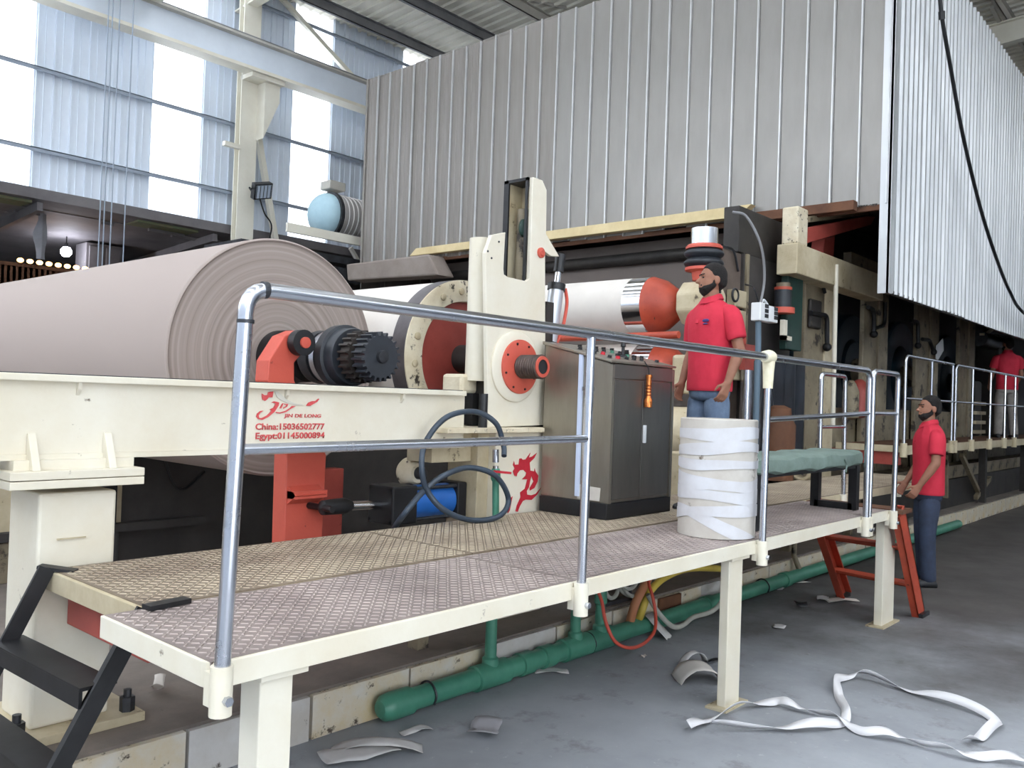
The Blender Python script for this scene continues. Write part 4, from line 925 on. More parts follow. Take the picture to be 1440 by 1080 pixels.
# twin sockets on hanging cables
y = 3.6; tsk = thing('socket_pair', 'pair of white socket boxes hanging on a grey cable before the black panel', 'socket', P(1075, 455, 'Y', y))
for i, (pxa, pxb, pya, pyb) in enumerate(((1063, 1074, 425, 453), (1076, 1087, 430, 455))):
    a_, b_ = P(pxa, pya, 'Y', y), P(pxb, pyb, 'Y', y)
    cs = MB().box((a_.x, y-.05, b_.z), (b_.x, y+.05, a_.z)).build('case', WHITEP, tsk, bevel=.01)
    for k in range(3):
        z = b_.z+(a_.z-b_.z)*(.2+.27*k); sk = MB().box((b_.x-.09, y-.056, z), (b_.x-.02, y-.048, z+.035)).build('socket_hole', BLACK); sk.parent = cs
    if i == 0:
        MB().tube(smooth_path([(a_.x+.1, y, a_.z), P(1075, 390, 'Y', y), P(1070, 345, 'Y', y), P(1050, 305, 'Y', 3.7), P(1030, 298, 'Y', 3.8)]), .013, 8).build('supply_cable', mat('grey_cable', (130, 130, 132), None, .5), tsk, smooth=True)
        MB().tube(smooth_path([(a_.x+.06, y, b_.z), P(1066, 500, 'Y', 3.6), P(1064, 560, 'Y', 3.6), P(1062, 640, 'Y', 3.6)]), .028, 10).build('conduit', mat('conduit_blue_grey', (96, 116, 132), None, .5), tsk, smooth=True)
        MB().tube(smooth_path([(a_.x+.05, y, a_.z), P(1060, 405, 'Y', y), P(1048, 400, 'Y', 3.8)]), .009, 6).build('thin_cable', DSTEEL, tsk, smooth=True)
MB().tube(smooth_path([P(1070, 427, 'Y', y), P(1074, 422, 'Y', y), P(1080, 430, 'Y', y)], 5), .012, 8).build('link_cable', WHITEP, tsk, smooth=True)

# ================================================================== DRYER FRAMES
fa = thing('first_dryer_frame', 'soiled cream dryer frame with a boxed crosshead and dark bent handle pipe', 'machine frame', (9.5, 4, .215))
xA, xB = P(1131, 480, 'Y', 3.82).x, P(1172, 480, 'Y', 3.82).x
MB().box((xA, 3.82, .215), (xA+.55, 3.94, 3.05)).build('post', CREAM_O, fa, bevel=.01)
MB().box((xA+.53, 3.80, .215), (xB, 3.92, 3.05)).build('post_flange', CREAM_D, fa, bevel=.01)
xc = P(1121, 370, 'Y', 3.6).x
MB().box((xc, 3.6, 2.96), (xB+1.0, 3.82, 3.27)).build('crosshead', CREAM_D, fa, bevel=.01)
MB().box((xc+.05, 3.62, 3.27), (xc+.3, 3.8, 3.66)).build('chipped_post', CHIPPED, fa, bevel=.02)
MB().box((xc+.12, 3.74, 2.2), (xc+.5, 3.82, 2.96)).build('green_cover', GREEND, fa, bevel=.01)
bx = P(1101, 420, 'Y', 3.75)
for nm, mt, z0_, z1_, rr in (('bellows_top', CREAM_O, 398, 404, .07), ('red_flange', ORANGE_D, 404, 408, .09), ('bellows', RUBBER, 408, 433, .085), ('red_flange', ORANGE, 433, 441, .12)):
    MB().lathe((bx.x, 3.75, 0), (0, 0, 1), [(P(1101, z1_, 'Y', 3.75).z, rr), (P(1101, z0_, 'Y', 3.75).z, rr)], 20).build(nm, mt, fa, smooth=True)
MB().box((bx.x-.03, 3.72, P(1101, 478, 'Y', 3.75).z), (bx.x+.18, 3.76, P(1101, 472, 'Y', 3.75).z)).box((bx.x-.03, 3.72, P(1101, 478, 'Y', 3.75).z), (bx.x+.06, 3.76, P(1101, 450, 'Y', 3.75).z)).build('pale_bracket', CREAM, fa)
def handle(par, pts, y, r=.028):
    MB().tube(bend([P(*p, 'Y', y) for p in pts], .08, 5), r, 10).build('handle_pipe', BLACKS, par, smooth=True)
    q = P(*pts[-1], 'Y', y); MB().sphere(q, .05, 10, 8).build('handle_knob', BLACKS, par, smooth=True)
handle(fa, [(1140, 440), (1163, 444), (1163, 488)], 3.76)
q = P(1150, 438, 'Y', 3.8); MB().box((q.x-.25, 3.77, q.z-.2), (q.x+.05, 3.82, q.z+.12)).build('oily_plate', DARKM, fa, bevel=.02)
MB().tube([P(1150, 400, 'Y', 3.8), P(1158, 403, 'Y', 3.79), P(1160, 412, 'Y', 3.79)], .02, 8).build('hook', BLACKS, fa)
tag(MB().cyl(P(1176, 372, 'Y', 3.6), P(1171, 600, 'Y', 3.6), .026, seg=10).build('white_pipe', CREAM, smooth=True), 'thin pale vertical pipe in front of the first dryer frame', 'pipe')
ra_ = thing('red_swing_arm', 'dull red tapered swing arm up under the hood edge', 'machine arm', (9.8, 3.9, 3.6))
y_ = 3.7
MB().prism([P(1128, 322, 'Y', y_), P(1128, 345, 'Y', y_), P(1140, 340, 'Y', y_), P(1225, 316, 'Y', y_), P(1231, 305, 'Y', y_), P(1220, 304, 'Y', y_)], (0, .12, 0)).build('arm_plate', REDP, ra_)
MB().prism([P(1160, 336, 'Y', 3.9), P(1157, 358, 'Y', 3.9), P(1172, 362, 'Y', 3.9), P(1174, 332, 'Y', 3.9)], (0, .15, 0)).build('red_lug', REDP, ra_)
MB().prism([P(1133, 305, 'Y', 3.75), P(1220, 292, 'Y', 3.75), P(1222, 302, 'Y', 3.75), P(1135, 313, 'Y', 3.75)], (0, .1, 0)).build('pale_bar', CREAM_O, ra_)
frames = [(1215, 1246, 1232, 3.3), (1290, 1318, 1304, 3.3), (1350, 1369, 1360, 3.3)]
flab = ['soiled cream dryer frame with a looped pipe between the first and second teal cylinders', 'soiled cream dryer frame between the second and third teal cylinders', 'dim cream dryer frame behind the upper guard rail', 'dim far dryer frame near the man in grey trousers']
for i, (pa, pb, pm_, zt) in enumerate(frames):
    xa, xb = P(pa, 500, 'Y', 3.95).x, P(pb, 500, 'Y', 3.95).x
    f = thing('dryer_side_frame', flab[i], 'machine frame', (xa, 4, .215), 'dryer frames under the hood')
    MB().box((xa, 3.96, .215), (xa+(xb-xa)*.6, 4.02, zt)).build('post', CREAM_O, f, bevel=.01)
    MB().box((xa+(xb-xa)*.58, 3.93, .215), (xb, 4.04, zt)).build('post_flange', CREAM_O, f, bevel=.01)
    MB().box((xa-.4, 4.0, zt), (xb+.5, 4.1, zt+.3)).build('crosshead', CREAM_O, f)
    if i == 0:
        handle(f, [(1221, 432), (1229, 436), (1229, 470)], 3.9); MB().tube(bend([P(1229, 462, 'Y', 3.9), P(1244, 458, 'Y', 3.9), P(1245, 425, 'Y', 3.9)], .1), .025, 8).build('loop_pipe', BLACKS, f, smooth=True)
    if i == 1: handle(f, [(1280, 451), (1291, 453), (1291, 486)], 3.9); handle(f, [(1297, 477), (1307, 478), (1313, 495)], 3.9)
for i, (pa, pb, lab) in enumerate(((1182, 1222, 'dark teal dryer cylinder beside the first cream frame'), (1252, 1288, 'dark teal dryer cylinder behind the hood corner'), (1322, 1349, 'dark dryer cylinder further along the upper walkway'))):
    xa, xb = P(pa, 500, 'Y', 4.4).x, P(pb, 500, 'Y', 4.4).x; xm = (xa+xb)/2; R_ = (xb-xa)/2+.25
    t = thing('dryer_cylinder', lab, 'cylinder', (xm, 4.7, 2.15-R_), 'teal dryer cylinders')
    MB().lathe((xm, 0, 2.15), AX, [(4.45, R_*.55), (4.42, R_*.6), (4.42, R_-.03), (4.45, R_), (5.15, R_)], 48).build('drum', TEAL, t, smooth=True)
    MB().lathe((xm, 0, 2.15), AX, [(4.2, .12), (4.25, .16), (4.44, .18)], 24).build('steam_joint', CREAM_O if i < 2 else DARKM, t, smooth=True)
    MB().lathe((xm, 0, 2.15), AX, [(4.40, R_*.5), (4.44, R_*.56)], 32).build('end_cover', TEAL, t, smooth=True)
for i, (px, py_, s, m_, lab) in enumerate(((1208, 560, .14, REDP, 'dull red valve hood below the first teal cylinder'), (1196, 562, .1, CREAM_O, 'cream valve hood beside the dull red one'))):
    q = P(px, py_, 'Y', 3.9); tag(MB().lathe(q, (0, 0, 1), [(-.25, .05), (-.22, s), (.1, s), (.2, s*.6), (.24, .03)], 18).build('valve_hood', m_, smooth=True), lab, 'valve')
sp_ = thing('side_skirting', 'soiled cream skirting plates below the dryer cylinders', 'panel', (12, 4, .215))
xs = [9.9, 11.0, 12.3, 13.6, 15, 16.5, 18, 20]
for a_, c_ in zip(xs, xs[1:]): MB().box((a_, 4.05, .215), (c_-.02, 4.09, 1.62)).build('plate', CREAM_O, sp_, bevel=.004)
q = P(1095, 590, 'Y', 3.7)
tag(MB().lathe((q.x, 3.7, .87), (0, 0, 1), [(0, .16), (.55, .17), (.62, .13), (.72, .12), (.75, .05)], 24).build('rusty_canister', RUST, smooth=True), 'rust-brown canister standing at the foot of the first dryer frame', 'canister')
# grey steel tackle beyond the last frame
gk = thing('calender_head', 'grey machine head with a horizontal pipe beyond the last dryer frame', 'machinery', (17, 4, 1.2))
MB().cyl((16.95, 3.9, 2.95), (19, 3.9, 2.95), .14, seg=18).build('grey_pipe', DSTEEL, gk, smooth=True)
MB().bar((16.95, 3.85, 3.0), (18.2, 3.85, 3.35), .08, .08).build('pale_strut', CREAM_D, gk)
MB().box((18.0, 3.8, 1.2), (18.6, 4.2, 3.1)).build('pillar', DARKM, gk, bevel=.02)
MB().box((16.95, 3.95, 1.2), (17.5, 4.2, 2.2)).build('gearbox', DARKM, gk, bevel=.05)
for k in range(4): MB().box((16.9, 3.9, 1.25+k*.17), (17.6, 3.96, 1.31+k*.17)).build('louvre', CREAM_D, gk)
q = P(1317, 486, 'Y', 3.88); tag(MB().prism([q, q+V(.35, 0, .14), q+V(.4, 0, -.05), q+V(.1, 0, -.22), q+V(.0, 0, -.2)], (0, .01, 0)).build('white_note', WHITEP), 'torn white sheet stuck on a dryer frame above the rail', 'paper')
# under the upper walkway
uf = thing('under_frame', 'dark tangle of struts and blocks below the upper walkway', 'machine frame', (12, 3.6, 0))
for (p_, q_) in (((1352, 640), (1375, 690)), ((1392, 672), (1372, 700)), ((1330, 640), (1330, 700))): MB().bar(P(*p_, 'Y', 3.4), P(*q_, 'Y', 3.4), .06, .06).build('strut', CREAM_O, uf)
MB().box((10.4, 3.5, .2), (34, 3.56, .62)).build('dark_ledge', DARKM, uf)
# far block behind the roll seen under the beam
ip = thing('inner_side_panel', 'grimy cream machine side seen below the paper roll', 'machine frame', (2.6, 6.5, .215))
MB().box((.4, 6.5, .56), (2.95, 6.6, 1.03)).build('stained_panel', CREAM_D, ip)
MB().box((.4, 6.42, .50), (3.6, 6.6, .56)).build('dark_channel', DARK, ip)
for k in range(6): MB().box((.5+k*.4, 6.45, .215), (.88+k*.4, 6.6, .49)).build('block', CREAM_O, ip, bevel=.005)
MB().box((2.75, 6.4, .56), (2.87, 6.5, 1.05)).build('upright', BLACKS, ip)
MB().box((2.95, 6.52, .215), (3.7, 6.6, 1.05)).box((3.7, 6.52, .215), (6.5, 6.6, 1.27)).build('dark_screen', DARK, ip)
MB().tube(smooth_path([P(230, 640, 'Y', 6.45), P(245, 680, 'Y', 6.45), P(262, 686, 'Y', 6.45), P(288, 663, 'Y', 6.45)]), .012, 6).build('slack_cable', BLACK, ip)

# ================================================================== CONTROL CABINET
cb = thing('control_cabinet', 'stainless control cabinet with a sloping top of switches on the walkway', 'cabinet', (4.7, 3.3, ZP+.006))
X0, X1, Y0, Y1 = 4.335, 5.055, 3.025, 3.545
MB().box((X0-.012, Y0-.012, ZP+.006), (X1+.012, Y1, .975)).build('plinth', BLACK, cb, bevel=.004)
z0, zf, zbk = .975, 1.835, 1.955
MB().prism([(X0, Y0, z0), (X0, Y1, z0), (X0, Y1, zbk), (X0, Y0, zf)], (X1-X0, 0, 0)).build('body', STAIN, cb, bevel=.004)
xm = P(899, 620, 'Y', Y0).x
for a_, c_, lab in ((X0+.035, xm-.004, 0), (xm+.004, X1-.035, 1)):
    d = MB().box((a_, Y0-.014, z0+.02), (c_, Y0+.002, 1.735)).build('door', mat('stainless_door', (128, 124, 118), (112, 108, 104), .34, .75, 5, bump=.02, bscale=8, stretch=(1, 1, .2)), cb, bevel=.003)
    if lab:
        h_ = MB().box((a_+.012, Y0-.028, 1.34), (a_+.036, Y0-.012, 1.455)).build('handle', WHITEP, None, bevel=.004); h_.parent = d
MB().box((X0-.004, Y0-.018, z0), (X0+.022, Y0+.004, zf-.01)).box((X1-.022, Y0-.018, z0), (X1+.004, Y0+.004, zf-.01)).build('edge_strip', STAIN, cb)
MB().box((X0+.02, Y0-.016, 1.745), (X1-.02, Y0+.002, zf-.006)).build('header_strip', mat('stainless_header', (120, 116, 112), None, .35, .7), cb)
sl = (zbk-zf)/(Y1-Y0)
MB().prism([(X0-.02, Y0-.02, zf+.001), (X0-.02, Y1+.01, zbk+.002), (X0-.02, Y1+.01, zbk+.022), (X0-.02, Y0-.02, zf+.016)], (X1-X0+.04, 0, 0)).build('top_plate', STAIN, cb, bevel=.003)
random.seed(8)
def topz(y): return zf+.015+(y-Y0)*sl
for r_, yy in enumerate((Y0+.08, Y0+.2, Y0+.32)):
    for k in range(7):
        x = X0+.1+k*.092+random.uniform(-.008, .008)
        if random.random() < .15: continue
        z = topz(yy); hgt = .022
        o = MB().lathe((x, yy, z), (0, -sl, 1), [(0, .02), (.006, .02), (.008, .014), (hgt, .013)], 14).build('push_button', BLACK if random.random() < .75 else [GREEN, RED_DRAG][k % 2], cb, smooth=True)
        if random.random() < .45: MB().box((x-.005, yy-.014, z+hgt-.002), (x+.005, yy+.014, z+hgt+.014)).build('switch_lever', BLACK, cb)
jx = P(876, 500, 'Y', 3.2).x
MB().lathe((jx, 3.2, topz(3.2)), (0, 0, 1), [(0, .03), (.012, .03), (.02, .012), (.07, .01), (.075, .018), (.10, .016), (.105, .006)], 14).build('joystick', BLACK, cb, smooth=True)
MB().box((X0-.016, 3.23, 1.0), (X0-.001, 3.258, 1.89)).build('trunking', LBLUE, cb)
MB().box((X0-.02, 3.14, 1.66), (X0-.001, 3.22, 1.685)).build('latch', STEEL, cb)
MB().prism([(X0-.004, 3.075, .985), (X0-.004, 3.245, .985), (X0-.004, 3.25, 1.07), (X0-.004, 3.19, 1.085), (X0-.004, 3.16, 1.07), (X0-.004, 3.07, 1.065)], (.003, 0, 0)).build('pasted_paper', BOARD, cb)
tx = P(912, 550, 'Y', 2.985)
tc_ = thing('hanging_torch', 'copper-coloured torch hanging on the cabinet front', 'torch', (tx.x, 2.985, 1.55))
za, zb_ = P(911, 527, 'Y', 2.985).z, P(913, 573, 'Y', 2.985).z
MB().lathe((tx.x, 2.985, zb_), (0, 0, 1), [(0, .02), (.002, .026), (.05, .026), (.065, .017), (za-zb_-.02, .017), (za-zb_-.018, .02), (za-zb_, .02)], 20).build('tube', COPPER, tc_, smooth=True)
for k in range(4): MB().lathe((tx.x, 2.985, zb_+.075+k*.02), (0, 0, 1), [(0, .0185), (.008, .0185)], 20).build('grip_ring', mat('dark_copper', (150, 80, 44), None, .3, .8), tc_, smooth=True)
MB().tube(smooth_path([(tx.x, 2.985, za), (tx.x, 2.99, za+.04), (tx.x-.02, 3.01, zf+.03)]), .004, 6).build('lanyard', BLACK, tc_)

# ================================================================== THINGS ON THE WALKWAY
BR = .214; bcx, bcy = 4.43, 2.335
br = thing('tape_wound_drum', 'upright board drum wound with white tape standing on the walkway edge', 'drum', (bcx, bcy, ZP+.004))
prof = [(0, BR-.02), (.0, BR), (.645, BR), (.65, BR-.006), (.65, BR-.018), (.40, BR-.018), (.40, .02)]
MB().lathe((bcx, bcy, ZP+.004), (0, 0, 1), prof, 48, cap=False).build('board_shell', BOARD, br, smooth=True)
random.seed(21)
for k, (z0, h_, tilt) in enumerate(((.545, .075, .01), (.455, .07, .02), (.385, .06, -.01), (.275, .08, .015), (.20, .075, -.012), (.10, .07, .03), (.02, .075, .10))):
    b = MB(); N = 56; ri = BR+.0015+.0012*(k % 3); rings = [[], [], [], []]
    for j in range(N):
        a_ = 2*PI*j/N; z = ZP+z0+tilt*math.cos(a_+k*1.7)+.006*math.sin(3*a_+k); h2 = h_*(.85+.15*math.sin(a_*2+k))
        for q_, (rr, zz) in enumerate(((ri, z), (ri+.002, z), (ri+.002, z+h2), (ri, z+h2))): rings[q_].append(V(bcx+rr*math.cos(a_), bcy+rr*math.sin(a_), max(zz, ZP+.005)))
    b.loft(rings, False, False); b.build('tape_band', TAPE, br, smooth=True)
bn = thing('padded_bench', 'low bench with a padded grey-green cover and dark legs on the walkway', 'bench', (5.8, 2.4, ZP+.004))
bt0 = P(1180, 633, 'Y', 2.4).z
b = MB(); rg = []
for i in range(25):
    x = 4.69+i*.0733; sag = .006*math.sin(i*.9)
    ring = []
    for k in range(16):
        a_ = 2*PI*k/16; ca, sa = math.cos(a_), math.sin(a_)
        s = .88 if i in (0, 24) else 1
        ring.append(V(x, 2.40+.195*s*math.copysign(abs(ca)**.45, ca), bt0-.05+sag+.058*s*math.copysign(abs(sa)**.5, sa)+.004*math.sin(i*1.7+k)))
    rg.append(ring)
b.loft(rg); b.build('padded_cover', BENCHG, bn, smooth=True)
MB().tube(smooth_path([(6.0, 2.2, bt0-.04), (6.03, 2.195, bt0-.08), (6.0, 2.19, bt0-.13)]), .006, 6).build('loose_tie', BENCHG, bn)
for x in (4.74, 6.36):
    for y in (2.26, 2.54): MB().box((x-.03, y-.03, ZP+.004), (x+.03, y+.03, bt0-.1)).build('leg', BLACKS, bn)
    MB().box((x-.03, 2.26, ZP+.004), (x+.03, 2.54, ZP+.05)).build('foot_bar', BLACKS, bn)
MB().box((4.71, 2.24, bt0-.12), (6.4, 2.56, bt0-.095)).build('seat_frame', BLACKS, bn)
q = P(1130, 672, 'Z', ZP+.02)
rp_ = thing('rope_bundle', 'bundle of white rope lying on the rear walkway behind the bench', 'rope', (q.x, q.y, ZP+.006))
for k in range(5):
    MB().tube(smooth_path([(q.x+.035*k-.08+.02*math.cos(a_*PI/4), q.y+.1*math.cos(a_*PI/4), ZP+.095+.085*math.sin(a_*PI/4)) for a_ in range(8)], 4, True), .018, 8, closed=True).build('rope_turn', CREAM_D, rp_, smooth=True)
for i, (px, py_) in enumerate(((1012, 688), (945, 690))): 
    q = P(px, py_, 'Z', ZP+.01)
    if i: tag(MB().box((q.x+.1, 3.64, .798), (q.x+.4, 3.86, ZP+.32)).build('cream_block', CREAM_D, bevel=.01), 'plain cream steel block beside the control cabinet', 'block')

# ================================================================== PIPES, HOSES AND SCRAPS AT THE FOOT
gp = thing('green_water_main', 'green plastic pipe with three risers lying along the foot of the plinth', 'pipe', (6, 3.19, 0))
gy, gz, grd = 3.19, .078, .056
MB().lathe((0, gy, gz), (1, 0, 0), [(2.73, .012), (2.735, .04), (2.76, .062), (2.80, .068), (2.92, .068), (2.93, grd)], 28).build('end_cap', GREEN, gp, smooth=True)
MB().cyl((2.9, gy, gz), (13, gy, gz), grd, seg=24).build('main_pipe', GREEN, gp, smooth=True)
rs = [(P(690, 860, 'Y', 3.2).x, .58), (P(808, 865, 'Y', 3.2).x, .47), (P(843, 840, 'Y', 3.2).x, .40)]
for i, (x, zt) in enumerate(rs):
    MB().lathe((0, gy, gz), (1, 0, 0), [(x-.13, grd), (x-.125, .069), (x+.125, .069), (x+.13, grd)], 28).build('tee', GREEN, gp, smooth=True)
    MB().lathe((x, gy, 0), (0, 0, 1), [(gz, .05), (gz+.09, .045), (gz+.1, .033), (zt-.1, .031), (zt-.09, .042), (zt-.02, .04), (zt, .03)], 18).build('riser', GREEN, gp, smooth=True)
    MB().lathe((x, gy, 0), (0, 0, 1), [(zt-.01, .018), (zt+.03, .018), (zt+.035, .012), (zt+.12, .012)], 12).build('nipple', CHROME, gp, smooth=True)
    MB().bar((x-.03, gy-.02, zt+.10), (x+.06, gy-.025, zt+.105), .016, .012).build('tap_lever', RED_DRAG, gp)
for x in (3.75, 3.95, 5.9, 7.3): MB().lathe((0, gy, gz), (1, 0, 0), [(x, grd), (x+.005, .066), (x+.1, .066), (x+.105, grd)], 28).build('coupling', GREEN, gp, smooth=True)
for x in (3.05, 4.42, 6.9): MB().tube(smooth_path([(x, gy+grd*1.15*math.cos(a_), gz+grd*1.15*math.sin(a_)) for a_ in (-.3, .5, 1.3, 2.1, 3.0, 3.8)], 4), .006, 6).build('wire_clip', DSTEEL, gp, smooth=True)
def hose(name, label, pts, r, m, y=3.16, cat='hose', n=8):
    pp = [P(p[0], p[1], 'Y', p[2] if len(p) > 2 else y) for p in pts]
    for p in pp: p.z = max(p.z, r+.002)
    return tag(MB().tube(smooth_path(pp, n), r, 10).build(name, m, smooth=True), label, cat)
hose('yellow_hose', 'thick yellow hose arching over the green pipe beside the platform leg', [(895, 882, 3.22), (903, 858), (914, 832), (935, 812), (965, 800), (1000, 799), (1025, 803, 3.24), (1040, 818, 3.28)], .026, YHOSE)
hose('orange_hose', 'faded orange flat hose hanging beside the coiled grey hose', [(883, 886, 3.22), (893, 850), (905, 825), (915, 805, 3.2), (920, 780, 3.25)], .03, mat('faded_orange', (186, 124, 88), None, .6))
hose('red_air_tube', 'thin red air tube drooping to the floor in front of the green pipe', [(838, 825, 3.1), (846, 845, 3.05), (852, 875, 3.0), (865, 902, 2.95), (885, 911, 2.92), (905, 905, 2.95), (920, 888, 3.0), (922, 865, 3.05), (918, 840, 3.08), (912, 815, 3.15), (920, 790, 3.25)], .011, RHOSE)
hose('grey_hose', 'grey hose sagging on to the floor beside the platform leg', [(911, 836, 3.13), (922, 856, 3.1), (938, 875, 3.05), (950, 882, 3.0), (962, 878, 3.0), (975, 868, 3.0), (1000, 860, 3.0), (1015, 845, 3.02), (1022, 820, 3.1), (1022, 800, 3.2)], .017, GHOSE)
ch = thing('coiled_hose', 'grey hose hung in coils under the walkway edge', 'hose', (4.8, 3.2, .3))
for k, (cx, cy_, rx, ry) in enumerate(((860, 826, 9, 15), (890, 818, 20, 20), (893, 822, 16, 17), (884, 812, 12, 16))):
    b = MB().tube(smooth_path([P(cx+rx*math.cos(a_*PI/5), cy_+ry*math.sin(a_*PI/5), 'Y', 3.22-.02*k) for a_ in range(10)], 4, True), .014, 8, closed=True).build('hose_turn', GHOSE, ch, smooth=True)
MB().cyl((4.9, 3.2, .30), (4.9, 3.2, .80), .012, seg=8).build('hook_rod', DSTEEL, ch)
MB().box((4.6, 3.22, .26), (5.2, 3.27, .285)).build('hook_bar', DSTEEL, ch)
tag(MB().box((5.35, 3.24, .10), (5.65, 3.268, .20)).build('brown_tile', RUST, bevel=.003), 'rust-brown plate leaning on the plinth behind the grey hose', 'plate')
q0, q1 = P(1108, 760, 'Y', 3.3), P(1109, 806, 'Y', 3.22)
tag(MB().tube([(q0.x, 3.24, .7), (q0.x, 3.24, .25), (q0.x+.03, 3.2, .13)], .025, 10).build('drop_pipe', CREAM_O, smooth=True), 'soiled drop pipe meeting the green main beyond the platform leg', 'pipe')
# broken plinth pieces
for (px, py_, sx, sy, szz, lab) in ((497, 1022, .11, .06, .11, 'broken tan plaster chunk at the rounded end of the green pipe'), (300, 1076, .16, .07, .1, 'broken tan plaster chunk on the floor behind the nearest platform leg')):
    q = P(px, py_, 'Z', 0); random.seed(px); b = MB()
    pts = [(q.x+sx*(.5+.12*random.random())*math.cos(a_), q.y+.06, max(0, szz*.5+szz*(.45+.15*random.random())*math.sin(a_))) for a_ in [k*PI/4.5 for k in range(9)]]
    b.prism(pts, (0, sy, 0)); tag(b.build('plaster_chunk', mat('tan_plaster', (196, 172, 140), (170, 148, 118), .9, 0, 8, bump=.3, bscale=30), bevel=.008), lab, 'rubble')
# paper scraps
def scrap(name, label, c, w_, l_, ang, curl=.0, lift=.0, m_=SCRAP, tilt=0, seed=0, tear=.15):
    random.seed(seed); nx, ny = 9, 5; vs = []
    ca, sa = math.cos(ang), math.sin(ang)
    for i in range(nx):
        for j in range(ny):
            u_ = (i/(nx-1)-.5); v_ = (j/(ny-1)-.5)
            ed = 1-tear*random.random() if (j in (0, ny-1)) else 1
            x = u_*l_; y = v_*w_*ed
            if curl > 0:
                th_ = u_*curl; R_ = l_/curl; x = R_*math.sin(th_); z = R_*(math.cos(th_)-math.cos(curl/2))
            else: z = 0
            z += lift*abs(u_)+tilt*(v_+.5)*w_+.006*math.sin(u_*7+seed)*math.cos(v_*5)+.008
            vs.append((c[0]+x*ca-y*sa, c[1]+x*sa+y*ca, max(z, .004)+ (c[2] if len(c) > 2 else 0)))
    fs = [(i*ny+j, (i+1)*ny+j, (i+1)*ny+j+1, i*ny+j+1) for i in range(nx-1) for j in range(ny-1)]
    o = MB().add(vs, fs).build(name, m_, smooth=True); s_ = o.modifiers.new('solid', 'SOLIDIFY'); s_.thickness = .0015
    return tag(o, label, 'paper', 'waste paper on the floor')
def fp(x, y): return tuple(P(x, y, 'Z', 0))[:2]
scrap('paper_scrap', 'crumpled paper strip lying at the end of the green pipe', fp(530, 1058), .10, .42, -.7, .9, 0, SCRAP, 0, 1)
scrap('paper_scrap', 'loose folded paper lying under the crumpled strip beside the pipe end', fp(505, 1068), .16, .34, -.3, .5, .05, SCRAP, 0, 2)
scrap('paper_scrap', 'small torn paper just below the rounded pipe end', fp(585, 1030), .06, .16, -.2, .6, 0, SCRAP, 0, 3)
scrap('paper_scrap', 'flat grey paper square on the open floor below the pipe', fp(682, 1030), .15, .2, .6, .3, .06, mat('grey_scrap', (158, 156, 160), None, .9), 0, 4)
scrap('paper_scrap', 'pale paper offcut beside the first pipe riser', fp(775, 945), .09, .2, -.75, .2, 0, SCRAP, 0, 5)
scrap('paper_scrap', 'small white strip lying on top of the green pipe', fp(697, 940), .05, .17, -.3, .7, 0, PAPERW, 0, 6).location.z = .125
scrap('paper_scrap', 'pale torn sheet leaning on the loop of the red tube', fp(926, 897), .16, .13, .3, .3, 0, SCRAP, .9, 7)
scrap('paper_tube', 'half-open curl of pale paper beside the middle platform leg', fp(982, 958), .22, .34, -.75, 2.4, 0, PAPERW, 0, 8)
scrap('paper_scrap', 'narrow rolled paper lying behind the half-open curl', fp(975, 935), .06, .26, -.35, 2.6, .0, SCRAP, 0, 9)
scrap('paper_scrap', 'dark grey paper strip touching the middle platform leg', fp(1003, 932), .04, .2, -.2, .4, .0, DSTEEL, 0, 10)  # strip takes the dark steel colour
scrap('paper_scrap', 'pale torn sheet at the foot of the orange ladder', fp(1182, 845), .12, .3, -.6, .2, 0, PAPERW, 0, 11)
scrap('paper_scrap', 'crumpled paper beside the torn sheet by the ladder', fp(1157, 846), .1, .14, .4, 1.4, .05, SCRAP, 0, 12)
scrap('paper_scrap', 'long pale scrap next to the green pipe beyond the middle leg', fp(1112, 820), .14, .36, -.4, .2, 0, PAPERW, 0, 13)
scrap('paper_scrap', 'small pale scrap in front of the long one near the pipe', fp(1097, 828), .08, .16, .2, .4, 0, SCRAP, 0, 14)
scrap('paper_scrap', 'grubby crumpled paper on the open floor between leg and ladder', fp(1127, 855), .1, .16, .6, 1.6, .05, DSTEEL, 0, 15)
scrap('paper_scrap', 'small square scrap on bare floor near the middle leg', fp(1096, 882), .09, .11, .2, .2, 0, SCRAP, 0, 16)
scrap('paper_scrap', 'tiny scrap at the tip of the white strap', fp(905, 924), .03, .05, .2, .2, 0, PAPERW, 0, 17)
scrap('paper_scrap', 'narrow pale offcut lying on the plinth below the walkway corner', (*tuple(P(222, 972, 'Z', .22))[:2], .215), .05, .15, 1.0, .5, .1, PAPERW, 0, 18)
def ribbon(name, label, pts, w_, seed, hz=.012):
    pp = smooth_path([P(*p, 'Z', .0) for p in pts], 10); vs = []; n_ = len(pp); random.seed(seed)
    for i, p in enumerate(pp):
        d = (pp[min(i+1, n_-1)]-pp[max(i-1, 0)]).normalized(); s_ = V(-d.y, d.x, 0)
        z = .008+hz*(1+math.sin(i*.33+seed)); tl = .9*math.sin(i*.17+seed*2)
        a_ = p+s_*(w_/2*math.cos(tl)); c_ = p-s_*(w_/2*math.cos(tl)); hh = abs(w_/2*math.sin(tl))
        a_.z = z+hh*(1+math.copysign(1, tl))/1; c_.z = z+hh*(1-math.copysign(1, tl))/1
        vs += [a_, c_]
    fs = [(2*i, 2*i+1, 2*i+3, 2*i+2) for i in range(n_-1)]
    o = MB().add(vs, fs).build(name, mat('strap_white', (222, 220, 222), None, .7), smooth=True); s2 = o.modifiers.new('solid', 'SOLIDIFY'); s2.thickness = .0015
    return tag(o, label, 'paper strip')
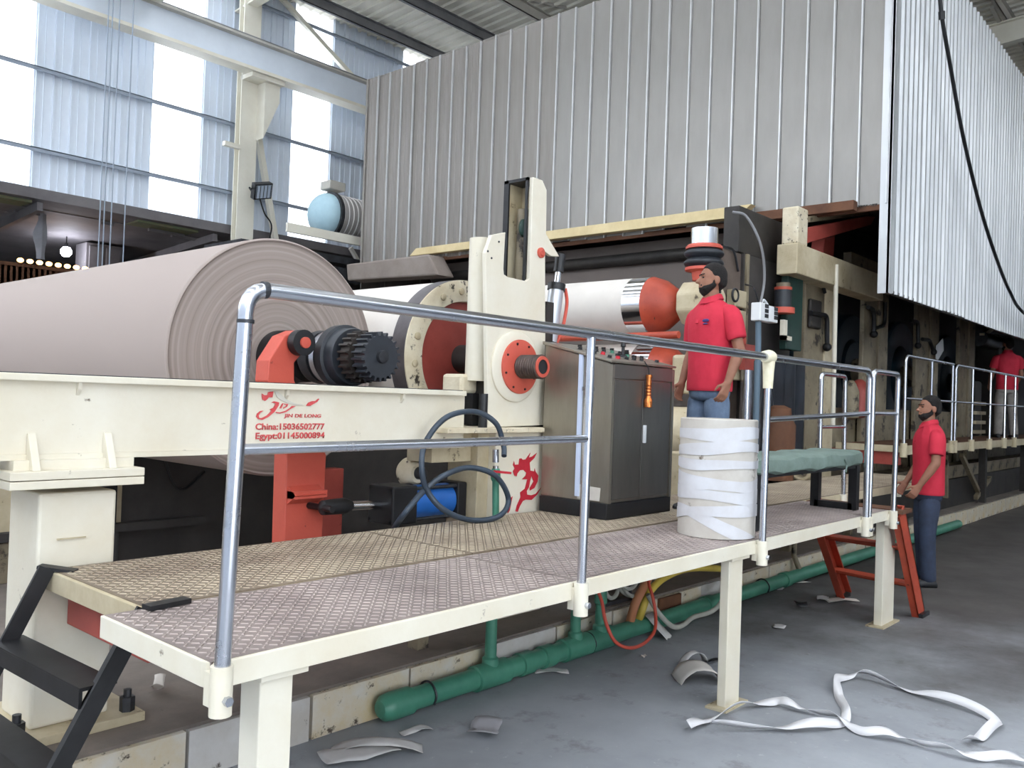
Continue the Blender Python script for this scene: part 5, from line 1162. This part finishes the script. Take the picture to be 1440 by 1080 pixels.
ribbon('paper_strip', 'long wavy white paper strip trailing across the floor from the middle leg', [(968, 1032), (1005, 1014), (1040, 1001), (1085, 993), (1110, 999), (1150, 1008), (1185, 1022), (1215, 1036), (1260, 1043), (1310, 1056), (1360, 1070), (1400, 1072), (1450, 1080)], .045, 1)
ribbon('paper_strip', 'white paper strip doubled back in a wide loop on the floor', [(1000, 1028), (1080, 1029), (1150, 1029), (1186, 1020), (1187, 1005), (1179, 980), (1179, 963), (1200, 954), (1240, 962), (1300, 982), (1385, 1010), (1403, 1025), (1385, 1037), (1358, 1050)], .05, 2)
# hanging cable in front of the hood side
cbp = [P(*p, 'Y', 2.75) for p in ((1320, -30), (1324, 20), (1335, 85), (1354, 190), (1378, 290), (1400, 360), (1420, 410), (1442, 442), (1500, 480))]
hc = thing('hanging_cable', 'black cable hanging slack in front of the ribbed hood side', 'cable', cbp[0])
MB().tube(smooth_path(cbp, 6), .022, 8).build('cable_run', BLACK, hc, smooth=True)
MB().tube([cbp[1]+V(0, 0, .03), cbp[1]+V(.02, 0, -.05)], .035, 8).build('cable_tie', BLACK, hc, smooth=True)

# ================================================================== PEOPLE
def fuse(mb, name, voxel=.007, smooth=6, factor=.5):
    me = mb.mesh('tmp', SKIN, recalc=True); o = bpy.data.objects.new('tmp', me); col.objects.link(o)
    r = o.modifiers.new('r', 'REMESH'); r.mode = 'VOXEL'; r.voxel_size = voxel; r.use_smooth_shade = True
    s = o.modifiers.new('s', 'SMOOTH'); s.iterations = smooth; s.factor = factor
    bpy.context.view_layer.update()
    dg = bpy.context.evaluated_depsgraph_get(); m2 = bpy.data.meshes.new_from_object(o.evaluated_get(dg))
    bpy.data.objects.remove(o); bpy.data.meshes.remove(me); m2.name = name
    m2.polygons.foreach_set('use_smooth', [True]*len(m2.polygons))
    return m2
def ell(cx, cy, z, rx, ry, n=28, p=.85, ph=0):
    out = []
    for k in range(n):
        a = 2*PI*k/n; ca, sa = math.cos(a), math.sin(a)
        out.append(V(cx+rx*math.copysign(abs(ca)**p, ca), cy+ry*math.copysign(abs(sa)**p, sa), z))
    return out
def person(loc, theta, label, head_yaw, arms, trousers, scale=1.0, stance=((.10, .02), (-.10, -.03)), hair='short', lean=0, logo=True):
    """local axes: +y forward, +x the person's right"""
    b = MB()
    HC = V(0, .02, 1.50)
    Rh = Matrix.Translation(HC) @ Matrix.Rotation(head_yaw, 4, 'Z') @ Matrix.Translation(-HC)
    def hd_(p): return Rh @ Vector(p)
    hips = []
    for s, (fx, fy) in zip((1, -1), stance):
        b.capsule((s*.080, 0, .92), .078, (s*.095+ (fx-s*.1)*.4, fy*.5+.015, .50), .058)
        b.capsule((s*.095+(fx-s*.1)*.4, fy*.5+.015, .50), .058, (fx, fy-.02, .09), .038)
        b.capsule((fx, fy-.03, .05), .034, (fx+s*.01, fy+.10, .034), .026)
    for s in (-1, 1):
        b.capsule((s*.06, 0, .97), .085, (s*.07, -.005, 1.15), .08); b.capsule((s*.07, -.005, 1.15), .08, (s*.085, 0, 1.32), .085)
        b.capsule((s*.02, -.01, 1.435), .045, (s*.165, -.01, 1.40), .042)
    b.capsule((0, -.005, 1.44), .066, (0, .012, 1.56), .055)
    # head
    h = MB()
    h.sphere((0, .0, 1.655), (.073, .092, .092), 18, 14); h.sphere((0, .018, 1.62), (.066, .082, .09), 18, 14)
    h.capsule((0, .045, 1.565), .040, (0, .062, 1.585), .042); h.sphere((0, .012, 1.585), (.058, .065, .045), 14, 10)
    h.capsule((0, .094, 1.645), .009, (0, .117, 1.617), .0135); h.sphere((0, .096, 1.612), (.018, .014, .010), 10, 8)
    h.sphere((0, .093, 1.583), (.024, .012, .007), 10, 8); h.sphere((0, .091, 1.571), (.021, .012, .007), 10, 8)
    h.capsule((-.035, .084, 1.664), .010, (.035, .084, 1.664), .010)
    for s in (-1, 1): h.sphere((s*.074, -.005, 1.628), (.010, .022, .034), 10, 8)
    h.v = [tuple(hd_(p)) for p in h.v]; b.add(h.v, h.f)
    # arms and hands
    hands = []
    for s, (sh_, el, wr, curl) in arms.items():
        sh_, el, wr = V(*sh_), V(*el), V(*wr)
        b.capsule(sh_+V(-s*.01, 0, -.02), .043, el, .040); b.capsule(el, .041, el+(wr-el)*.35, .040); b.capsule(el+(wr-el)*.35, .040, wr, .026)
        d = (wr-el).normalized(); side = V(0, 1, 0); side = (side-d*side.dot(d)).normalized(); nrm = d.cross(side)*(-s)
        # nrm points towards the body
        if nrm.x*s > 0: nrm = -nrm
        kn = wr+d*.088
        for q in (-.026, -.009, .009, .026): b.capsule(wr+side*q*.6+d*.01, .018, kn+side*q, .0135)
        for q, L in ((-.030, .062), (-.010, .076), (.011, .082), (.031, .074)):
            a0 = kn+side*q; a1 = a0+(d*.55+nrm*.22*curl)*L*.8; a2 = a1+(d*.35+nrm*.55*curl)*L*.6
            b.capsule(a0, .0098, a1, .0088, 8); b.capsule(a1, .0088, a2, .0076, 8)
        t0 = wr+d*.022+side*.026; t1 = t0+(d*.6+side*.75+nrm*.2).normalized()*.042; t2 = t1+(d*.95+side*.15+nrm*.3).normalized()*.034
        b.capsule(t0, .014, t1, .011, 8); b.capsule(t1, .011, t2, .0085, 8)
    me = fuse(b, 'person', .0062, 4); me.materials.clear(); me.materials.append(SKIN)
    o = bpy.data.objects.new('person', me); col.objects.link(o); o.location = loc; o.rotation_euler = (lean, 0, theta); o.scale = (scale,)*3
    tag(o, label, 'person')
    def part(mb, name, m, smooth=True, sub=0):
        q = bpy.data.objects.new(name, mb.mesh(name, m, smooth, True)); col.objects.link(q); q.parent = o
        if sub: sd = q.modifiers.new('sub', 'SUBSURF'); sd.levels = sd.render_levels = sub
        return q
    # polo shirt: body, sleeves, collar, placket
    sh = MB(); rings = []
    for (z, rx, ry, cy) in ((.845, .176, .128, 0), (.85, .180, .132, 0), (.93, .178, .130, 0), (1.04, .172, .125, .0), (1.15, .176, .127, 0), (1.26, .190, .130, .0), (1.34, .200, .128, 0), (1.40, .196, .112, -.003), (1.44, .165, .092, -.006), (1.475, .105, .074, -.004), (1.495, .075, .066, 0), (1.505, .068, .064, 0)):
        r_ = ell(0, cy, z, rx, ry)
        for i, p in enumerate(r_): p.x += .004*math.sin(i*1.9+z*23); p.y += .005*math.sin(i*2.3+z*17)
        rings.append(r_)
    sh.loft(rings[::1], False, False)
    inner = [[V(p.x*.955, p.y*.95, p.z+.0) for p in rings[0]], rings[0]]; sh.loft(inner, False, False)
    for s, (sh_, el, wr, curl) in arms.items():
        sh_, el = V(*sh_), V(*el); d = (el-sh_); e1 = sh_+d*.72
        sh.tube([sh_+V(-s*.09, 0, .0), sh_+V(-s*.05, 0, .004), sh_+d*.06, sh_+d*.35, sh_+d*.70, e1, e1, e1-d*.1], [.02, .058, .068, .070, .066, .066, .058, .056], 20, cap=False)
    part(sh, 'polo_shirt', SHIRT, sub=1)
    cl = MB(); c0 = ell(0, .004, 1.492, .074, .070, 24); c1 = ell(0, -.002, 1.535, .066, .062, 24); c2 = ell(0, .006, 1.498, .088, .083, 24); 
    for r_ in (c0, c1, c2):
        for p in r_: p.z -= max(0, p.y)*.42
    cl.loft([c0, c1, c2], False, False); part(cl, 'shirt_collar', SHIRT)
    pk = MB(); pk.bar((0, .070, 1.475), (0, .131, 1.32), .03, .006, (0, 0, 1)); part(pk, 'button_placket', SHIRT)
    if logo:
        lg = MB(); lg.sphere((-.085, .1235, 1.335), (.036, .006, .012), 14, 8); lg.sphere((-.085, .1245, 1.312), (.026, .006, .006), 12, 8); part(lg, 'chest_logo', LOGO)
    # trousers
    tr = MB(); tr.loft([ell(0, 0, z, rx, ry) for z, rx, ry in ((1.0, .158, .112), (.92, .165, .118), (.86, .170, .118), (.80, .160, .112), (.77, .13, .10))], True, True)
    for s, (fx, fy) in zip((1, -1), stance):
        k = V(s*.095+(fx-s*.1)*.4, fy*.5+.015, .50); a = V(fx, fy-.025, .045); h0 = V(s*.083, 0, .86)
        pts = [h0, h0+(k-h0)*.5, k, k+(a-k)*.45, k+(a-k)*.9, a]
        tr.tube(pts, [.098, .090, .074, .070, .068, .070], 18)
    part(tr, 'trousers', trousers, sub=1)
    for s, (fx, fy) in zip((1, -1), stance):
        sh2 = MB(); rg = []
        for yy, w_, hh in ((-.085, .022, .05), (-.07, .036, .075), (-.02, .040, .085), (.05, .045, .07), (.12, .046, .05), (.165, .036, .036), (.185, .018, .022)):
            rg.append([V(fx+s*.01+w_*math.cos(a), fy+yy-.01, max(.0, .5*hh+.5*hh*math.copysign(abs(math.sin(a))**.7, math.sin(a)))) for a in [2*PI*k/14 for k in range(14)]])
        sh2.loft(rg); part(sh2, 'shoe', SHOE)
    # hair, beard, eyes
    hr = MB(); N, M2 = 22, 12; vs = []; fs = []
    hm = MB()
    hm.sphere((0, -.008, 1.668), (.080, .096, .095), 20, 16)
    hm.sphere((0, -.03, 1.635), (.077, .074, .085), 18, 12)
    v2 = []
    for p in hm.v:
        x, y, z = p
        lim = 1.715 if y > .055 else (1.70 if y > .035 else (1.66 if y > .012 else (1.63 if y > -.015 else 1.575)))
        if z < lim: 
            k = .80; x, y = x*k, y*k if y > 0 else y*.86; z = max(z, lim-.02)
        v2.append(tuple(hd_((x, y, z))))
    hm.v = v2; me_h = fuse(hm, 'hair', .008, 3); me_h.materials.clear(); me_h.materials.append(HAIR)
    q = bpy.data.objects.new('hair', me_h); col.objects.link(q); q.parent = o
    bd = MB(); bd.capsule((0, .052, 1.556), .042, (0, .068, 1.578), .036)
    for s in (-1, 1): bd.capsule((s*.030, .055, 1.566), .036, (s*.058, .015, 1.592), .020); bd.capsule((s*.058, .015, 1.592), .018, (s*.066, .006, 1.64), .012)
    bd.capsule((-.024, .092, 1.5945), .0065, (.024, .092, 1.5945), .0065)
    bd.v = [tuple(hd_(p)) for p in bd.v]; me_b = fuse(bd, 'beard', .0065, 3); me_b.materials.clear(); me_b.materials.append(HAIR)
    q = bpy.data.objects.new('beard', me_b); col.objects.link(q); q.parent = o
    for s in (-1, 1):
        ey = MB(); ey.sphere((s*.031, .083, 1.648), (.012, .008, .0065), 10, 8); ey.v = [tuple(hd_(p)) for p in ey.v]; part(ey, 'eye', EYE)
        bw_ = MB(); bw_.capsule((s*.014, .094, 1.668), .0055, (s*.05, .082, 1.671), .004, 8); bw_.v = [tuple(hd_(p)) for p in bw_.v]; part(bw_, 'eyebrow', HAIR)
    return o
def ang(fx, fy): return math.atan2(-fx, fy)
relaxed = {1: ((.195, -.01, 1.405), (.245, -.03, 1.13), (.235, .06, .90), 1.0), -1: ((-.195, -.01, 1.405), (-.255, -.04, 1.13), (-.245, .05, .90), 1.0)}
th1 = ang(-.93, .36)
person((5.335, 2.895, ZP+.006), th1, 'bearded man in red polo and light jeans standing on the walkway by the cabinet', ang(-.74, .67)-th1, relaxed, JEANS, .968)
reach = {1: ((.195, -.01, 1.405), (.235, .0, 1.13), (.215, .13, .93), 1.2), -1: ((-.195, -.01, 1.405), (-.245, .02, 1.14), (-.225, .15, .93), 1.3)}
th2 = ang(-.55, .83)
person((8.55, 2.36, 0), th2, 'man in red polo and dark jeans standing on the floor beside the orange ladder', ang(-.66, .75)-th2, reach, JEANS_D, 1.0, ((.09, .0), (-.09, .03)), logo=False)
q3 = P(1421, 609, 'Z', 1.2)
person((17.0, 3.45, 1.2), ang(.8, .6), 'man in a red polo shirt and grey trousers seen from behind on the upper walkway', .3, reach, TROUS, 1.0, ((.13, .0), (-.13, .03)), logo=False)
